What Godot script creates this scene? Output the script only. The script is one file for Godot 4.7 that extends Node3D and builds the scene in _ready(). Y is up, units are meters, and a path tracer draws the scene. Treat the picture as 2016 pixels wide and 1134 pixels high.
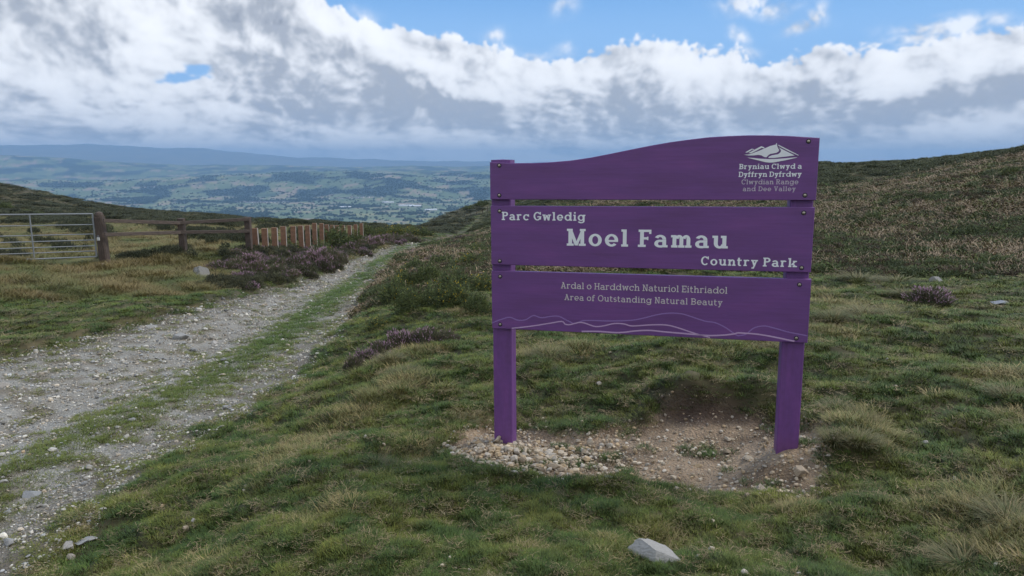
extends Node3D

# ---------------------------------------------------------------- helpers
const EYE := Vector3(0, 1.65, 0)
var rng := RandomNumberGenerator.new()
var used := {}
var N := {}
var rows := []

func noise(sd: int, freq: float, octaves: int = 1) -> FastNoiseLite:
	var n := FastNoiseLite.new()
	n.noise_type = FastNoiseLite.TYPE_SIMPLEX_SMOOTH
	n.seed = sd
	n.frequency = freq
	n.fractal_type = FastNoiseLite.FRACTAL_FBM if octaves > 1 else FastNoiseLite.FRACTAL_NONE
	n.fractal_octaves = octaves
	return n

func numbered(called: String) -> String:
	var k: int = used.get(called, 0)
	used[called] = k + 1
	return called if k == 0 else "%s_%03d" % [called, k]

func tag(o: Node, label: String, category: String, group: String = "") -> void:
	o.set_meta("label", label)
	o.set_meta("category", category)
	if group != "":
		o.set_meta("group", group)

func top_mesh(called: String, m: Mesh, mat: Material) -> MeshInstance3D:
	var o := MeshInstance3D.new()
	o.name = numbered(called)
	o.mesh = m
	o.material_override = mat
	add_child(o, true)
	return o

func part(called: String, m: Mesh, mat: Material, parent: Node3D) -> MeshInstance3D:
	var o := MeshInstance3D.new()
	o.name = called
	o.mesh = m
	o.material_override = mat
	parent.add_child(o, true)
	return o

func base(called: String, at: Vector3) -> Node3D:
	var o := Node3D.new()
	o.name = numbered(called)
	add_child(o, true)
	o.position = at
	return o

func lin(r: float, g: float, b: float) -> Color:
	return Color(r, g, b).linear_to_srgb()

func surf(c: Color, rough: float, vc: bool = false, metal: float = 0.0) -> StandardMaterial3D:
	var m := StandardMaterial3D.new()
	m.albedo_color = c
	m.roughness = rough
	m.metallic = metal
	m.vertex_color_use_as_albedo = vc
	m.cull_mode = BaseMaterial3D.CULL_DISABLED
	return m

func noise_tex(sd: int, freq: float, octaves: int, lo: float, hi: float, size: int = 512) -> NoiseTexture2D:
	var t := NoiseTexture2D.new()
	t.width = size
	t.height = size
	t.seamless = true
	t.noise = noise(sd, freq, octaves)
	var g := Gradient.new()
	g.offsets = PackedFloat32Array([0.0, 1.0])
	g.colors = PackedColorArray([Color(lo, lo, lo), Color(hi, hi, hi)])
	t.color_ramp = g
	return t

func tri(m: StandardMaterial3D, t: Texture2D, scale: Vector3, world: bool = true) -> void:
	m.albedo_texture = t
	m.uv1_triplanar = true
	m.uv1_world_triplanar = world
	m.uv1_scale = scale

# ---------------------------------------------------------------- the shape of the land
const DT := 0.04
const AZN := 480
const TN := 192
const KA := 2.2
const RBX := [0, -3.4558, 3.4558, -4.1636, 4.1636, 6.9115, -4.7494, 4.7494, 6.9115, -3.0924, 2.6186, -1.465, -1.1093, -0.5183, 0, 0.8056, 1.2777, 1.465, -0.0298, 0.8555, 0.3191, 0.7145, -0.5064, -0.8162, -0.2451, 1.0661, 1.3118, 1.4325, 1.115, 1.3967, -0.5918, -0.4006, -0.1756, 0.3108, 0.6977, 0.3131, 0.7052, 0.9722, 1.2157, 1.3977, -0.1741, 0.1484, -1.4325, -1.219, -1.0694, -1.3051, -1.0396, -0.8879, -0.7049, -0.6967, -0.5785, -0.5028, -0.5432, -0.4218, -0.4798, -0.3654, -0.3415, -0.228, -0.1332, -0.3941, -0.2984, -0.1726, -0.3289, -0.2491, -0.0764, -0.1701, -0.0756, -0.2952, -0.2321, 0.1459, -1.4056, -1.399, -1.3925, -1.049, -1.0424, -0.9166, -0.7756, -0.8421, -0.6445, -1.382, -1.155, -0.9637, -0.7881, -0.7506, -0.627, -0.4655, -1.663, -1.2699, -1.2662, -1.0309, -1.0336, -1.6536, -0.8615, -0.6809, -0.4764, -0.3246, -1.3644, -1.2372, -1.0878, -0.9257, -0.7926, -1.3682, -1.2064, -1.6377, -1.9299, 0.9159, 1.141, 1.3802, 0.9109, 1.1353, 1.3732, 0.9432, 1.1273, 1.3631, 0.9382, 1.1222, 1.3548, 1.0361, 0.9213, 0.7338, 1.6975, 1.726, 0.1435, 0.4499, 0.7948, -0.0126, 0.4525, 0.448, 0.1431, -0.0671, -0.1218, -0.1687, -0.2157, -0.2548, -0.1692, -0.0909, -0.2007, -0.2938, -1.6693, -1.3882, -1.1053, -0.7762, -0.5586, -0.3913, -1.3882, -0.7762, -0.3913, -0.0924, 0.4589, 1.0228, 1.3882, 1.7377, 1.3882, 0.7537, -1.7341, -1.1516, -0.3857, 0.2998, 1.4573, -1.7341, -0.7658, 0.2998, 1.6397, 2.6878, 2.6878, 2.6878, 2.6878, 4.2237, 4.2237, 4.2237, 4.2237, 5.7596, 5.7596, 5.7596, 5.7596, 6.9115, 6.9115, 6.9115, 6.9115, -5.7596, -5.7596, -5.7596, -5.7596, -4.2237, -4.2237, -4.2237, -4.2237, -2.8798, -2.8798, -2.8798, -2.8798]
const RBY := [0, 0.5893, 0.5893, 1.1989, 1.1989, 1.1513, 1.9851, 1.9851, 2.0872, 1.8188, 1.7006, 1.4848, 1.3143, 1.0994, 1.0432, 1.1037, 1.1753, 1.1903, 1.5354, 1.4995, 1.3888, 1.4027, 1.3882, 1.3924, 1.4799, 1.4234, 1.4404, 1.514, 1.6441, 1.7753, 1.6982, 1.8016, 1.805, 1.7677, 1.7136, 1.6574, 1.5955, 1.89, 2.0583, 2.0998, 2.0157, 1.9715, 1.855, 1.5859, 1.9955, 2.1503, 1.7821, 2.212, 2.1004, 2.4931, 2.4848, 2.461, 2.9815, 2.9692, 3.434, 3.4239, 3.65, 3.9176, 4.1916, 2.2517, 2.4553, 2.2702, 2.6877, 3.0985, 2.489, 3.6409, 3.6898, 3.5929, 4.1001, 2.5701, 2.3366, 2.4826, 2.679, 2.5604, 2.8408, 2.6598, 2.8986, 3.0218, 3.1186, 3.0462, 3.0635, 3.1206, 3.1346, 3.1513, 3.4429, 3.7605, 3.0271, 3.5094, 3.9135, 3.8032, 3.4111, 4.003, 3.9909, 4.1759, 4.1826, 4.2007, 4.9066, 4.9035, 4.9151, 4.9196, 4.9339, 4.5248, 4.4761, 5.0077, 5.0526, 2.5348, 2.6927, 2.7934, 2.8625, 3.031, 3.1003, 3.3913, 3.4338, 3.502, 3.9652, 3.874, 4.0318, 4.2097, 4.6956, 4.6619, 4.1617, 2.9121, 4.0966, 3.9333, 3.7559, 4.0945, 3.423, 4.7214, 5.0128, 5.3711, 5.3722, 5.3736, 5.3519, 5.3051, 5.0782, 5.0443, 4.6094, 4.9506, 5.619, 5.5122, 5.4302, 5.3619, 5.0432, 5.0266, 6.3231, 6.1728, 6.1252, 6.1101, 5.7257, 5.6337, 5.2891, 5.4263, 6.3231, 6.2745, 7.2572, 7.0515, 6.9232, 6.9171, 7.1454, 7.7878, 7.5002, 7.4477, 7.7464, 3.4018, 4.7875, 6.2146, 7.4384, 3.4018, 4.7875, 6.2146, 7.4384, 3.4018, 4.7875, 6.2146, 7.4384, 3.4018, 4.7875, 6.2146, 7.4384, 3.4018, 4.7875, 6.2146, 7.4384, 3.4018, 4.7875, 6.2146, 7.4384, 3.4018, 4.7875, 6.2146, 7.4384]
const RBW := [-0.1205, 0.1913, -0.057, 0.1038, 0.0333, 0.0538, -0.5464, -0.157, -0.3045, -0.4608, -0.0853, -0.2184, -0.173, -0.0658, 0.4999, 0.4993, -0.2677, 0.2892, -0.6291, 0.6082, -0.0474, -0.0577, 0.4466, 0.3299, -0.5387, -0.1022, -0.7606, 0.6166, 0.0189, 0.0246, -0.0936, 0.477, 0.7131, 0.9766, 3.3697, -0.7387, -3.8067, -0.3555, -0.1744, 0.4982, -0.8366, -0.335, 0.2186, 0.2176, 0.2628, -0.0005, -0.3442, 0.235, -1.5442, 0.7694, 1.5327, -6.2325, 1.0758, -3.3612, -1.6543, -0.3005, -1.5871, -2.3723, -6.8054, 2.9388, 2.5606, -0.1237, 1.4509, 2.5061, -1.2241, 0.6363, -0.3712, 0.6927, 3.1992, 0.4383, -0.5227, 0.7771, -1.1065, 0.4257, 0.9654, 0.002, 0.259, -3.9254, -4.7607, 1.2708, -2.0285, 0.2794, 6.9466, 2.2825, 0.2625, 2.1388, 0.4821, -0.4939, 1.2083, 0.1076, -0.3512, -2.0373, -0.5867, 0.332, -0.6068, 3.1142, -16.491, 6.6636, -0.3426, -1.2633, 5.0817, -4.1751, 2.5563, 17.3512, 0.1252, -0.1927, -0.0582, 0.1862, 0.8708, -1.5526, -0.6426, 0.1531, 0.9529, 0.4382, -2.4323, 2.0432, 0.5524, -0.5558, -6.5494, 15.8189, 1.0991, -0.2627, 6.8072, -1.4348, -1.8095, -2.1729, -0.0384, -11.216, 6.2429, 3.5587, -0.6633, 1.0245, -2.1939, 3.3055, 5.0932, -11.5569, -0.6403, 12.7898, -3.8562, -1.2781, -1.105, 1.2037, -2.0862, -13.9177, 1.3629, 0.4352, -2.3286, 2.511, -5.0136, 5.6395, -4.5781, 5.1392, -1.5716, -1.292, -0.033, -0.5018, -0.0044, 0.3235, 0.2276, 0.1647, 0.2261, 0.0592, 0.0969, 0.0606, -2.0151, -1.2554, 0.2408, 0.297, 0.3927, 0.1117, 0.0892, 0.065, -0.0995, -0.1623, 0.0547, 0.4034, 0.0383, -0.1967, 0.0498, 0.3718, -0.0433, -0.2326, 0.0466, 0.3165, 0.1756, -0.0169, 0.076, 0.8199, -1.681, -0.3221, 0.0565]
const RBL := [3.7733, -0.0554, -0.6773]
var rbx := PackedFloat64Array(RBX)
var rby := PackedFloat64Array(RBY)
var rbw := PackedFloat64Array(RBW)

func land_row(j: int) -> void:
	# a smooth surface through surveyed spot heights, on rings round the place
	var out := PackedFloat32Array()
	out.resize(AZN)
	var t := j * DT
	var rho := sqrt(maxf(exp(2.0 * t) - 1.0, 0.0))
	var f := KA * minf(1.0, rho / 1.5)
	var n := rbx.size()
	for i in AZN:
		var a := (float(i) / AZN - 0.5) * TAU * f
		var v: float = RBL[0] + RBL[1] * a + RBL[2] * t
		for k in n:
			var dx := a - rbx[k]
			var dy := t - rby[k]
			var d2 := dx * dx + dy * dy + 1e-9
			v += rbw[k] * 0.5 * d2 * log(d2)
		out[i] = sinh(v) / 1.5
	rows[j] = out

func base_h(x: float, z: float) -> float:
	var t := minf(0.5 * log(x * x + z * z + 1.0) / DT, TN - 1.01)
	var a := (atan2(x, -z) / TAU + 0.5) * AZN
	var j := int(t)
	var i := int(a)
	var ft := t - j
	var fa := a - i
	i = i % AZN
	var i2 := (i + 1) % AZN
	var p: PackedFloat32Array = rows[j]
	var q: PackedFloat32Array = rows[j + 1]
	return lerpf(lerpf(p[i], p[i2], fa), lerpf(q[i], q[i2], fa), ft)

const TRACK_L := [Vector2(-8.2, -4), Vector2(-6.9, -6.3), Vector2(-5.95, -7.98), Vector2(-5.8, -9.5), Vector2(-5.62, -12.25), Vector2(-5.68, -14.05), Vector2(-5.6, -18.17), Vector2(-6.05, -22.86), Vector2(-6.7, -29.75), Vector2(-6.75, -34.87), Vector2(-6.3, -39.1), Vector2(-4.6, -62)]
const TRACK_R := [Vector2(-2.75, -2), Vector2(-2.62, -3.45), Vector2(-2.5, -3.94), Vector2(-2.56, -4.71), Vector2(-2.44, -5.34), Vector2(-2.42, -5.95), Vector2(-2.33, -6.79), Vector2(-2.31, -7.61), Vector2(-2.37, -9.09), Vector2(-2.68, -12.28), Vector2(-3.32, -18.06), Vector2(-4.4, -28.21), Vector2(-5, -37.94), Vector2(-3, -62)]
const TRACK_M := [Vector2(-3.6, -2), Vector2(-3.45, -4.88), Vector2(-3.4, -6.05), Vector2(-3.32, -7.4), Vector2(-3.32, -8.92), Vector2(-3.45, -10.94), Vector2(-3.9, -15.08), Vector2(-4.25, -19.41), Vector2(-5, -27.08), Vector2(-5.7, -36.51), Vector2(-3.8, -62)]
var tl := PackedFloat32Array()
var tr := PackedFloat32Array()
var tm := PackedFloat32Array()

func along(pts: Array, z: float) -> float:
	if z >= pts[0].y:
		return pts[0].x + (z - pts[0].y) * (pts[1].x - pts[0].x) / (pts[1].y - pts[0].y)
	for i in pts.size() - 1:
		if z >= pts[i + 1].y:
			return lerpf(pts[i].x, pts[i + 1].x, (z - pts[i].y) / (pts[i + 1].y - pts[i].y))
	var e: int = pts.size() - 1
	return pts[e].x + (z - pts[e].y) * 0.05

func track_tables() -> void:
	for k in 300:
		var z := 4.0 - k * 0.25
		tl.append(along(TRACK_L, z))
		tr.append(along(TRACK_R, z))
		tm.append(along(TRACK_M, z))

const HOLLOW := [Vector2(-0.47, -4.34), Vector2(-0.24, -4.14), Vector2(0.16, -3.92), Vector2(0.5, -3.8), Vector2(0.85, -3.83), Vector2(1.19, -3.79), Vector2(1.36, -3.63), Vector2(1.58, -3.56), Vector2(1.72, -3.69), Vector2(1.91, -4.01), Vector2(1.96, -4.34), Vector2(1.89, -4.56), Vector2(1.75, -4.75), Vector2(1.58, -4.89), Vector2(1.37, -4.86), Vector2(1.24, -5), Vector2(1.06, -5.02), Vector2(0.97, -4.84), Vector2(0.68, -4.75), Vector2(0.5, -4.65), Vector2(0.19, -4.82), Vector2(-0.03, -5), Vector2(-0.25, -4.87), Vector2(-0.37, -4.6)]
var hollow := PackedVector2Array(HOLLOW)
var q_track := 0.0   # metres inside the track's edge
var q_left := false
var q_mid := 0.0     # metres from the grassy middle strip
var q_soil := 0.0    # metres inside the worn hollow under the sign
var q_r := 0.0

func where(x: float, z: float) -> void:
	q_r = sqrt(x * x + z * z)
	q_track = -9.0
	q_mid = 9.0
	q_soil = -9.0
	if x < -1.0 and z < 3.9 and z > -70.0:
		var k := (4.0 - z) / 0.25
		var i := int(k)
		var f := k - i
		var a := lerpf(tl[i], tl[i + 1], f)
		var b := lerpf(tr[i], tr[i + 1], f)
		var wob: float = N.edge.get_noise_2d(x, z) * 0.28
		q_left = x - a < b - x
		q_track = minf(x - a, b - x) + wob
		q_mid = absf(x - lerpf(tm[i], tm[i + 1], f))
	if x > -1.4 and x < 3.0 and z > -6.4 and z < -2.6:
		var p := Vector2(x, z)
		var d := 99.0
		for i in hollow.size():
			d = minf(d, p.distance_squared_to(Geometry2D.get_closest_point_to_segment(p, hollow[i], hollow[(i + 1) % hollow.size()])))
		d = sqrt(d)
		q_soil = (d if Geometry2D.is_point_in_polygon(p, hollow) else -d) + N.edge.get_noise_2d(x * 2.0, z * 2.0) * 0.07

func ground_y(x: float, z: float) -> float:
	where(x, z)
	var y := base_h(x, z)
	var rough := 1.0 - smoothstep(-0.25, 0.3, q_track)
	rough *= 1.0 - 0.6 * smoothstep(-0.05, 0.1, q_soil)
	y += N.hump.get_noise_2d(x, z) * (0.012 + 0.052 * rough)
	y += N.lump.get_noise_2d(x, z) * 0.075 * rough * smoothstep(3.0, 6.5, q_r)
	y += N.tuss.get_noise_2d(x, z) * 0.02 * rough
	y += N.fine.get_noise_2d(x, z) * (0.01 + 0.012 * rough)
	if q_r > 9.0:
		y += N.mound.get_noise_2d(x, z) * 0.14 * smoothstep(9.0, 25.0, q_r) * rough
	if q_r > 50.0:
		y += N.knoll.get_noise_2d(x, z) * 0.3 * smoothstep(50.0, 110.0, q_r)
	if q_track > -0.8:
		var c := smoothstep(0.2, 0.7, q_track)
		y += c * (0.035 * exp(-q_mid * q_mid / 0.16) - 0.045 * exp(-(q_mid - 0.85) * (q_mid - 0.85) / 0.1))
		if q_left:
			y += 0.09 * (1.0 - smoothstep(-0.3, 0.05, q_track)) * smoothstep(-0.8, -0.3, q_track)
	if q_soil > -0.5:
		y -= 0.05 * smoothstep(-0.04, 0.12, q_soil)
		var back := smoothstep(-4.75, -5.0, z) * smoothstep(0.8, 1.3, x)
		back = maxf(back, 0.35 * smoothstep(1.75, 2.0, x) * smoothstep(-3.6, -3.9, z))
		y += 0.2 * back * smoothstep(0.05, -0.05, q_soil) * smoothstep(-0.5, -0.1, q_soil)
		y += 0.07 * exp(-(pow(x + 0.1, 2.0) + pow(z + 4.4, 2.0)) / 0.12)
		y += 0.10 * exp(-(pow(x - 1.74, 2.0) + pow(z + 4.08, 2.0)) / 0.09)
	return y

func tone(x: float, z: float) -> Color:
	# the colour of the bare ground and thatch between the plants, linear
	where(x, z)
	var v: float = N.patch.get_noise_2d(x, z)
	var w: float = N.small.get_noise_2d(x, z)
	var turf := Color(0.045, 0.046, 0.016).lerp(Color(0.15, 0.118, 0.055), clampf(0.35 + v * 0.9 + w * 0.5, 0, 1))
	if q_r > 12.0:
		var rough := Color(0.14, 0.115, 0.048) if x < -6.0 else Color(0.10, 0.085, 0.042)
		rough = rough.lerp(Color(0.05, 0.056, 0.02), clampf(0.5 + v * 1.2, 0, 1))
		turf = turf.lerp(rough, smoothstep(12.0, 20.0, q_r))
		if x < -20.0:
			turf = turf.lerp(Color(0.10, 0.082, 0.036), smoothstep(78.0, 100.0, q_r))
	if q_track > -0.4:
		var g := Color(0.43, 0.405, 0.35).lerp(Color(0.29, 0.245, 0.18), clampf(0.4 + w * 1.3, 0, 1))
		g = g.lerp(Color(0.16, 0.13, 0.09), 0.7 * (1.0 - smoothstep(0.1, 0.7, q_track)))
		turf = turf.lerp(g, smoothstep(-0.1, 0.15, q_track))
	if q_soil > -0.2:
		var s := Color(0.44, 0.325, 0.215).lerp(Color(0.19, 0.13, 0.08), clampf(0.38 + w * 0.9 + N.hump.get_noise_2d(x * 2.2, z * 2.2) * 1.1, 0, 1))
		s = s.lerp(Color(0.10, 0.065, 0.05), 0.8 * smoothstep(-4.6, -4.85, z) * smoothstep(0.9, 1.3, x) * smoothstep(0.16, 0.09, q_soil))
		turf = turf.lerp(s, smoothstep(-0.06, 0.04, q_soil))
	return turf

func far_h(r: float, u: float) -> float:
	# valley floor, wooded spur, middle ridge and the high moor behind them; u runs across, 0 to 1 over the view
	var px := sin(u * 1.7) 
	var x := r * px
	var z := -r * cos(u * 1.7)
	var big: float = N.hill.get_noise_2d(x, z)
	var fin: float = N.rill.get_noise_2d(x, z)
	var y := -302.0 + 4.0 * fin
	var k := u * 24.0 + 12.0
	var i := clampi(int(floor(k)), 0, 23)
	var f := clampf(k - i, 0.0, 1.0)
	var spur := lerpf(SPUR[i], SPUR[i + 1], f)
	var mid := lerpf(MID[i], MID[i + 1], f)
	var moor := lerpf(MOOR[i], MOOR[i + 1], f)
	y = lerpf(y, spur + big * 40.0 + fin * 18.0, smoothstep(5900.0, 8600.0, r + big * 500.0))
	y = lerpf(y, spur - 35.0 + big * 60.0 + fin * 22.0, smoothstep(8700.0, 9900.0, r))
	y = lerpf(y, mid + big * 22.0 + fin * 16.0, smoothstep(9900.0, 13000.0, r))
	y = lerpf(y, mid - 90.0, smoothstep(13200.0, 15500.0, r))
	y = lerpf(y, moor + big * 70.0 + fin * 20.0, smoothstep(16000.0, 22000.0, r))
	return lerpf(y, moor - 400.0, smoothstep(22500.0, 25000.0, r))

const SPUR := [-164.9, -164.9, -164.9, -164.9, -164.9, -164.9, -146.2, -112.5, -85.7, -71.8, -78.2, -84.6, -90.3, -90.3, -90.3, -90.3, -90.3, -90.3, -90.3, -90.3, -90.3, -90.3, -90.3, -90.3, -90.3]
const MID := [161.4, 161.4, 161.4, 161.4, 122.7, 39.1, -1.1, -2.2, -14.4, -28, -8.3, -24.9, -15.1, -15.1, -15.1, -15.1, -15.1, -15.1, -15.1, -15.1, -15.1, -15.1, -15.1, -15.1, -15.1]
const MOOR := [476.2, 476.2, 476.2, 476.2, 498, 500.6, 474.3, 326.7, 199.6, 161, 98, 78, 67.6, 67.6, 67.6, 67.6, 67.6, 67.6, 67.6, 67.6, 67.6, 67.6, 67.6, 67.6, 67.6]

# ---------------------------------------------------------------- sky
const CLOUD_TOP := [Vector2(-180, 50), Vector2(-50.1, 22.11), Vector2(-24.58, 23.34), Vector2(-16.67, 15.69), Vector2(-14.53, 12.21), Vector2(-12.18, 11.36), Vector2(-9.59, 10.5), Vector2(-6.92, 10.04), Vector2(-4.22, 9.65), Vector2(-1.88, 8.94), Vector2(1.65, 8.27), Vector2(4.79, 7.88), Vector2(6.36, 7.56), Vector2(7.51, 8.21), Vector2(10.18, 8.66), Vector2(12.45, 8.45), Vector2(15.78, 8.11), Vector2(17.98, 7.24), Vector2(20.75, 7.64), Vector2(22.78, 7.57), Vector2(25.44, 6.95), Vector2(27.31, 7.17), Vector2(28.51, 7.45), Vector2(31.46, 7.2), Vector2(34.63, 7.19), Vector2(41.39, 7.62), Vector2(51.4, 12.07), Vector2(180, 50)]   # bearing, height of the cloud bank's upper edge, in degrees
const CLOUD_SHADE := [[-17.8, 7.8, 2.9, 1.3, -0.6], [-9.7, 5.4, 6.7, 1.9, -0.75], [-5.9, 4.7, 4.8, 1.7, -0.55], [-14.2, 6.6, 3.4, 1.1, -0.25], [-18.9, 3.5, 2.2, 1, -0.85], [-13.8, 3.6, 2.7, 1, -0.55], [-4.1, 3.3, 2.8, 1.5, -0.6], [-30, 6.5, 2.4, 0.7, -0.16], [-32.6, 8.8, 3.2, 1.1, -0.16], [-25.7, 10.1, 3.2, 1.3, -0.12], [-33.6, 3.6, 2.3, 0.9, -0.35], [2.1, 4.7, 3.6, 1.1, -0.5], [6.8, 3.9, 4.3, 1.7, -0.75], [11.1, 4.6, 2.3, 1.5, -0.35], [15.6, 4.2, 4, 1.5, -0.6], [19.6, 4.4, 2.8, 1.8, -0.6], [12.7, 2.7, 5.9, 1.2, -0.55], [25.4, 3.2, 4.1, 1.7, -0.8], [29.7, 4.4, 4.8, 1.4, -0.75], [33.4, 4.7, 2.2, 1.1, -0.5], [23.7, 4.5, 2, 2.1, -0.4], [-26, 6.1, 4.6, 1, 0.1], [-0.3, 7.3, 5.9, 1, 0.3], [11, 7.8, 4.5, 0.7, 0.25], [-11.9, 10.1, 4.2, 0.9, 0.2], [23.5, 6.2, 6.3, 0.8, 0.3], [31.5, 6.4, 3.6, 0.6, 0.25], [30.5, 2.1, 3.2, 0.5, 0.35], [33.5, 3.3, 1.9, 0.6, 0.25], [-26.2, 3.5, 6.8, 1, 0.12], [-21.6, 8.2, 3.5, 1, 0.2], [-0.3, 3, 1.6, 1.2, 0.15], [15.3, 1.9, 4.4, 0.6, 0.1]]   # bearing, height, half width, half height in degrees, strength
const CLOUD_GAP := [[-23.2, 6.9, 2.1, 0.8, 1], [-21.7, 6.7, 1, 0.5, 0.6], [-24.9, 6.5, 1.3, 0.4, 0.5], [-0.7, 4.7, 0.6, 0.4, 0.4], [-0.3, 3.3, 0.9, 0.7, 0.4], [-25.5, 8.3, 0.4, 0.3, 0.3]]
const WISP := [[18.1, 11.5, 2.6, 0.5, 1], [22, 9.8, 1.7, 0.5, 0.75], [23, 10.3, 0.8, 0.7, 0.85], [16.4, 9.6, 0.6, 0.5, 0.9], [31.1, 8.3, 2.5, 0.6, 0.95], [28.5, 8.1, 1.2, 0.5, 0.6], [5.9, 11.8, 1, 0.6, 0.5], [-11.1, 11.5, 1.1, 0.6, 0.5], [-0.9, 10, 1.2, 0.4, 0.7], [0.1, 8.8, 1.6, 0.4, 0.7], [3.2, 8.4, 1.6, 0.4, 0.6], [5.7, 8.8, 0.6, 0.4, 0.5], [17.2, 8.5, 1.1, 0.3, 0.5]]
const SUN := Vector3(0.587, 0.766, -0.261)
const SW := 4096
const SH := 2048
var sky_rows := []
var shade_grid := PackedFloat32Array()
var gap_grid := PackedFloat32Array()
var wisp_grid := PackedFloat32Array()
var top_line := PackedFloat32Array()

func blob(list: Array, a: float, e: float) -> float:
	var s := 0.0
	for b in list:
		var dx: float = (a - b[0]) / b[2]
		var dy: float = (e - b[1]) / b[3]
		var d := dx * dx + dy * dy
		if d < 4.0:
			s += b[4] * exp(-d * 1.2)
	return s

func sky_grids() -> void:
	for j in 140:
		for i in 361:
			var a := i * 0.5 - 90.0
			var e := j * 0.5 - 10.0
			shade_grid.append(blob(CLOUD_SHADE, a, e))
			gap_grid.append(blob(CLOUD_GAP, a, e))
			wisp_grid.append(blob(WISP, a, e))
	for i in 721:
		var a := i * 0.5 - 180.0
		var t: float = CLOUD_TOP[0].y
		for k in CLOUD_TOP.size() - 1:
			if a >= CLOUD_TOP[k].x and a < CLOUD_TOP[k + 1].x:
				t = lerpf(CLOUD_TOP[k].y, CLOUD_TOP[k + 1].y, (a - CLOUD_TOP[k].x) / (CLOUD_TOP[k + 1].x - CLOUD_TOP[k].x))
		if a >= CLOUD_TOP[CLOUD_TOP.size() - 1].x:
			t = CLOUD_TOP[CLOUD_TOP.size() - 1].y
		top_line.append(t)

func look(g: PackedFloat32Array, a: float, e: float) -> float:
	var i := clampf((a + 90.0) * 2.0, 0.0, 359.9)
	var j := clampf((e + 10.0) * 2.0, 0.0, 138.9)
	var k := int(j) * 361 + int(i)
	var fi := i - int(i)
	return lerpf(lerpf(g[k], g[k + 1], fi), lerpf(g[k + 361], g[k + 362], fi), j - int(j))

func puff(p: Vector3) -> float:
	# heaped cloud: rounded lumps on lumps
	return 0.62 - 1.15 * (N.c_cell.get_noise_3dv(p) * 0.5 + 0.5) + 0.45 * N.c_puff.get_noise_3dv(p)

func sky_at(az: float, el: float) -> Color:
	var ra := deg_to_rad(az)
	var re := deg_to_rad(el)
	var d := Vector3(sin(ra) * cos(re), sin(re), -cos(ra) * cos(re))
	# clouds look smaller and flatter towards the horizon
	var p := Vector3(d.x * 1.45, log(0.055 + maxf(d.y, 0.0)) * 0.33, d.z * 1.45)
	var w1: float = N.c_warp.get_noise_3dv(p)
	var w2: float = N.c_warp.get_noise_3d(p.z + 7.0, p.x, p.y)
	var sc := clampf(0.3 + el / 12.0, 0.3, 1.1)
	var a2 := az + w1 * 3.2 * sc
	var e2 := el + w2 * 1.7 * sc
	var q := p + Vector3(w2, w1, w1 - w2) * 0.03
	var b1 := puff(q)
	var b2 := puff(q + Vector3(0.013, 0.011, 0.0))
	var fine: float = N.c_fine.get_noise_3dv(q)
	var front := 1.0 - smoothstep(62.0, 85.0, absf(az))
	var ti := clampf((a2 + 180.0) * 2.0, 0.0, 719.9)
	var top := lerpf(top_line[int(ti)], top_line[int(ti) + 1], ti - int(ti))
	var edge := (top - e2) * 0.95 + b1 * 1.35 + fine * 0.7
	var back := 0.9 + w1 * 3.0 + b1 * 1.2 + fine * 0.4
	edge = lerpf(back, edge, front)
	var cover := smoothstep(-0.12, 0.34, edge)
	cover *= 1.0 - smoothstep(0.3, 0.8, (look(gap_grid, a2 + b1 * 2.0, e2 + b1 * 1.2) - 0.5 * b1 + fine * 0.45) * front)
	var thin := look(wisp_grid, a2, e2) * front
	cover = maxf(cover, clampf(thin * (0.7 + b1 * 1.1 + fine * 1.4) , 0.0, 0.85))
	var lit := b1 - b2
	var big: float = N.c_big.get_noise_3dv(q) - N.c_big.get_noise_3d(q.x + 0.035, q.y + 0.03, q.z)
	var depth := clampf(edge / 4.0, 0.0, 1.0)
	var l := 0.80 - 0.24 * depth + lit * 1.6 + big * 0.65 + b1 * 0.5 + 0.27 * exp(-maxf(el, 0.0) / 2.6) + w2 * 0.25 * depth + fine * 0.2
	l += look(shade_grid, a2 + b1 * 1.2, e2 + b1 * 0.9) * front * 0.6
	l -= (1.0 - front) * (0.1 + w1 * 0.25)
	l = l if l > 0.3 else 0.3 * exp((l - 0.3) * 1.4) + (b1 * 0.14 + fine * 0.16) * smoothstep(0.3, 0.0, l)
	l = l if l < 0.75 else 0.75 + 0.3 * (1.0 - exp((0.75 - l) / 0.3))
	l = clampf(l, 0.0, 1.06)
	var grey := Color(0.12, 0.143, 0.188)
	var white := Color(0.63, 0.645, 0.67)
	var cloud := Color(lerpf(grey.r, white.r, l), lerpf(grey.g, white.g, l), lerpf(grey.b, white.b, l))
	# glow added to the unseen cloud round the sun, to brighten the ground
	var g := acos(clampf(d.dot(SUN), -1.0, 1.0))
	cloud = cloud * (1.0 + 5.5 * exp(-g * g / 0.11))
	var hi := smoothstep(9.0, 15.0, el)
	var blue := Color(0.175, 0.325, 0.555).lerp(Color(0.095, 0.235, 0.48), hi)
	var c := blue.lerp(cloud, cover)
	return c.lerp(Color(0.48, 0.53, 0.60), 0.42 * exp(-maxf(el, 0.0) / 1.7))

func sky_row(j: int) -> void:
	var out := PackedFloat32Array()
	out.resize(SW * 3)
	var el := 90.0 - (j + 0.5) * 180.0 / SH
	var step := 1 if el < 32.0 else 2
	var i := 0
	while i < SW:
		var az := (i + 0.5) / SW * 360.0   # the picture's left edge lies straight ahead
		az = az - 360.0 if az > 180.0 else az
		var n := step if absf(az) < 50.0 else 4
		var c := sky_at(az + (n - 1) * 0.044, el)
		for k in mini(n, SW - i):
			out[(i + k) * 3] = c.r
			out[(i + k) * 3 + 1] = c.g
			out[(i + k) * 3 + 2] = c.b
		i += n
	sky_rows[j] = out

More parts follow.
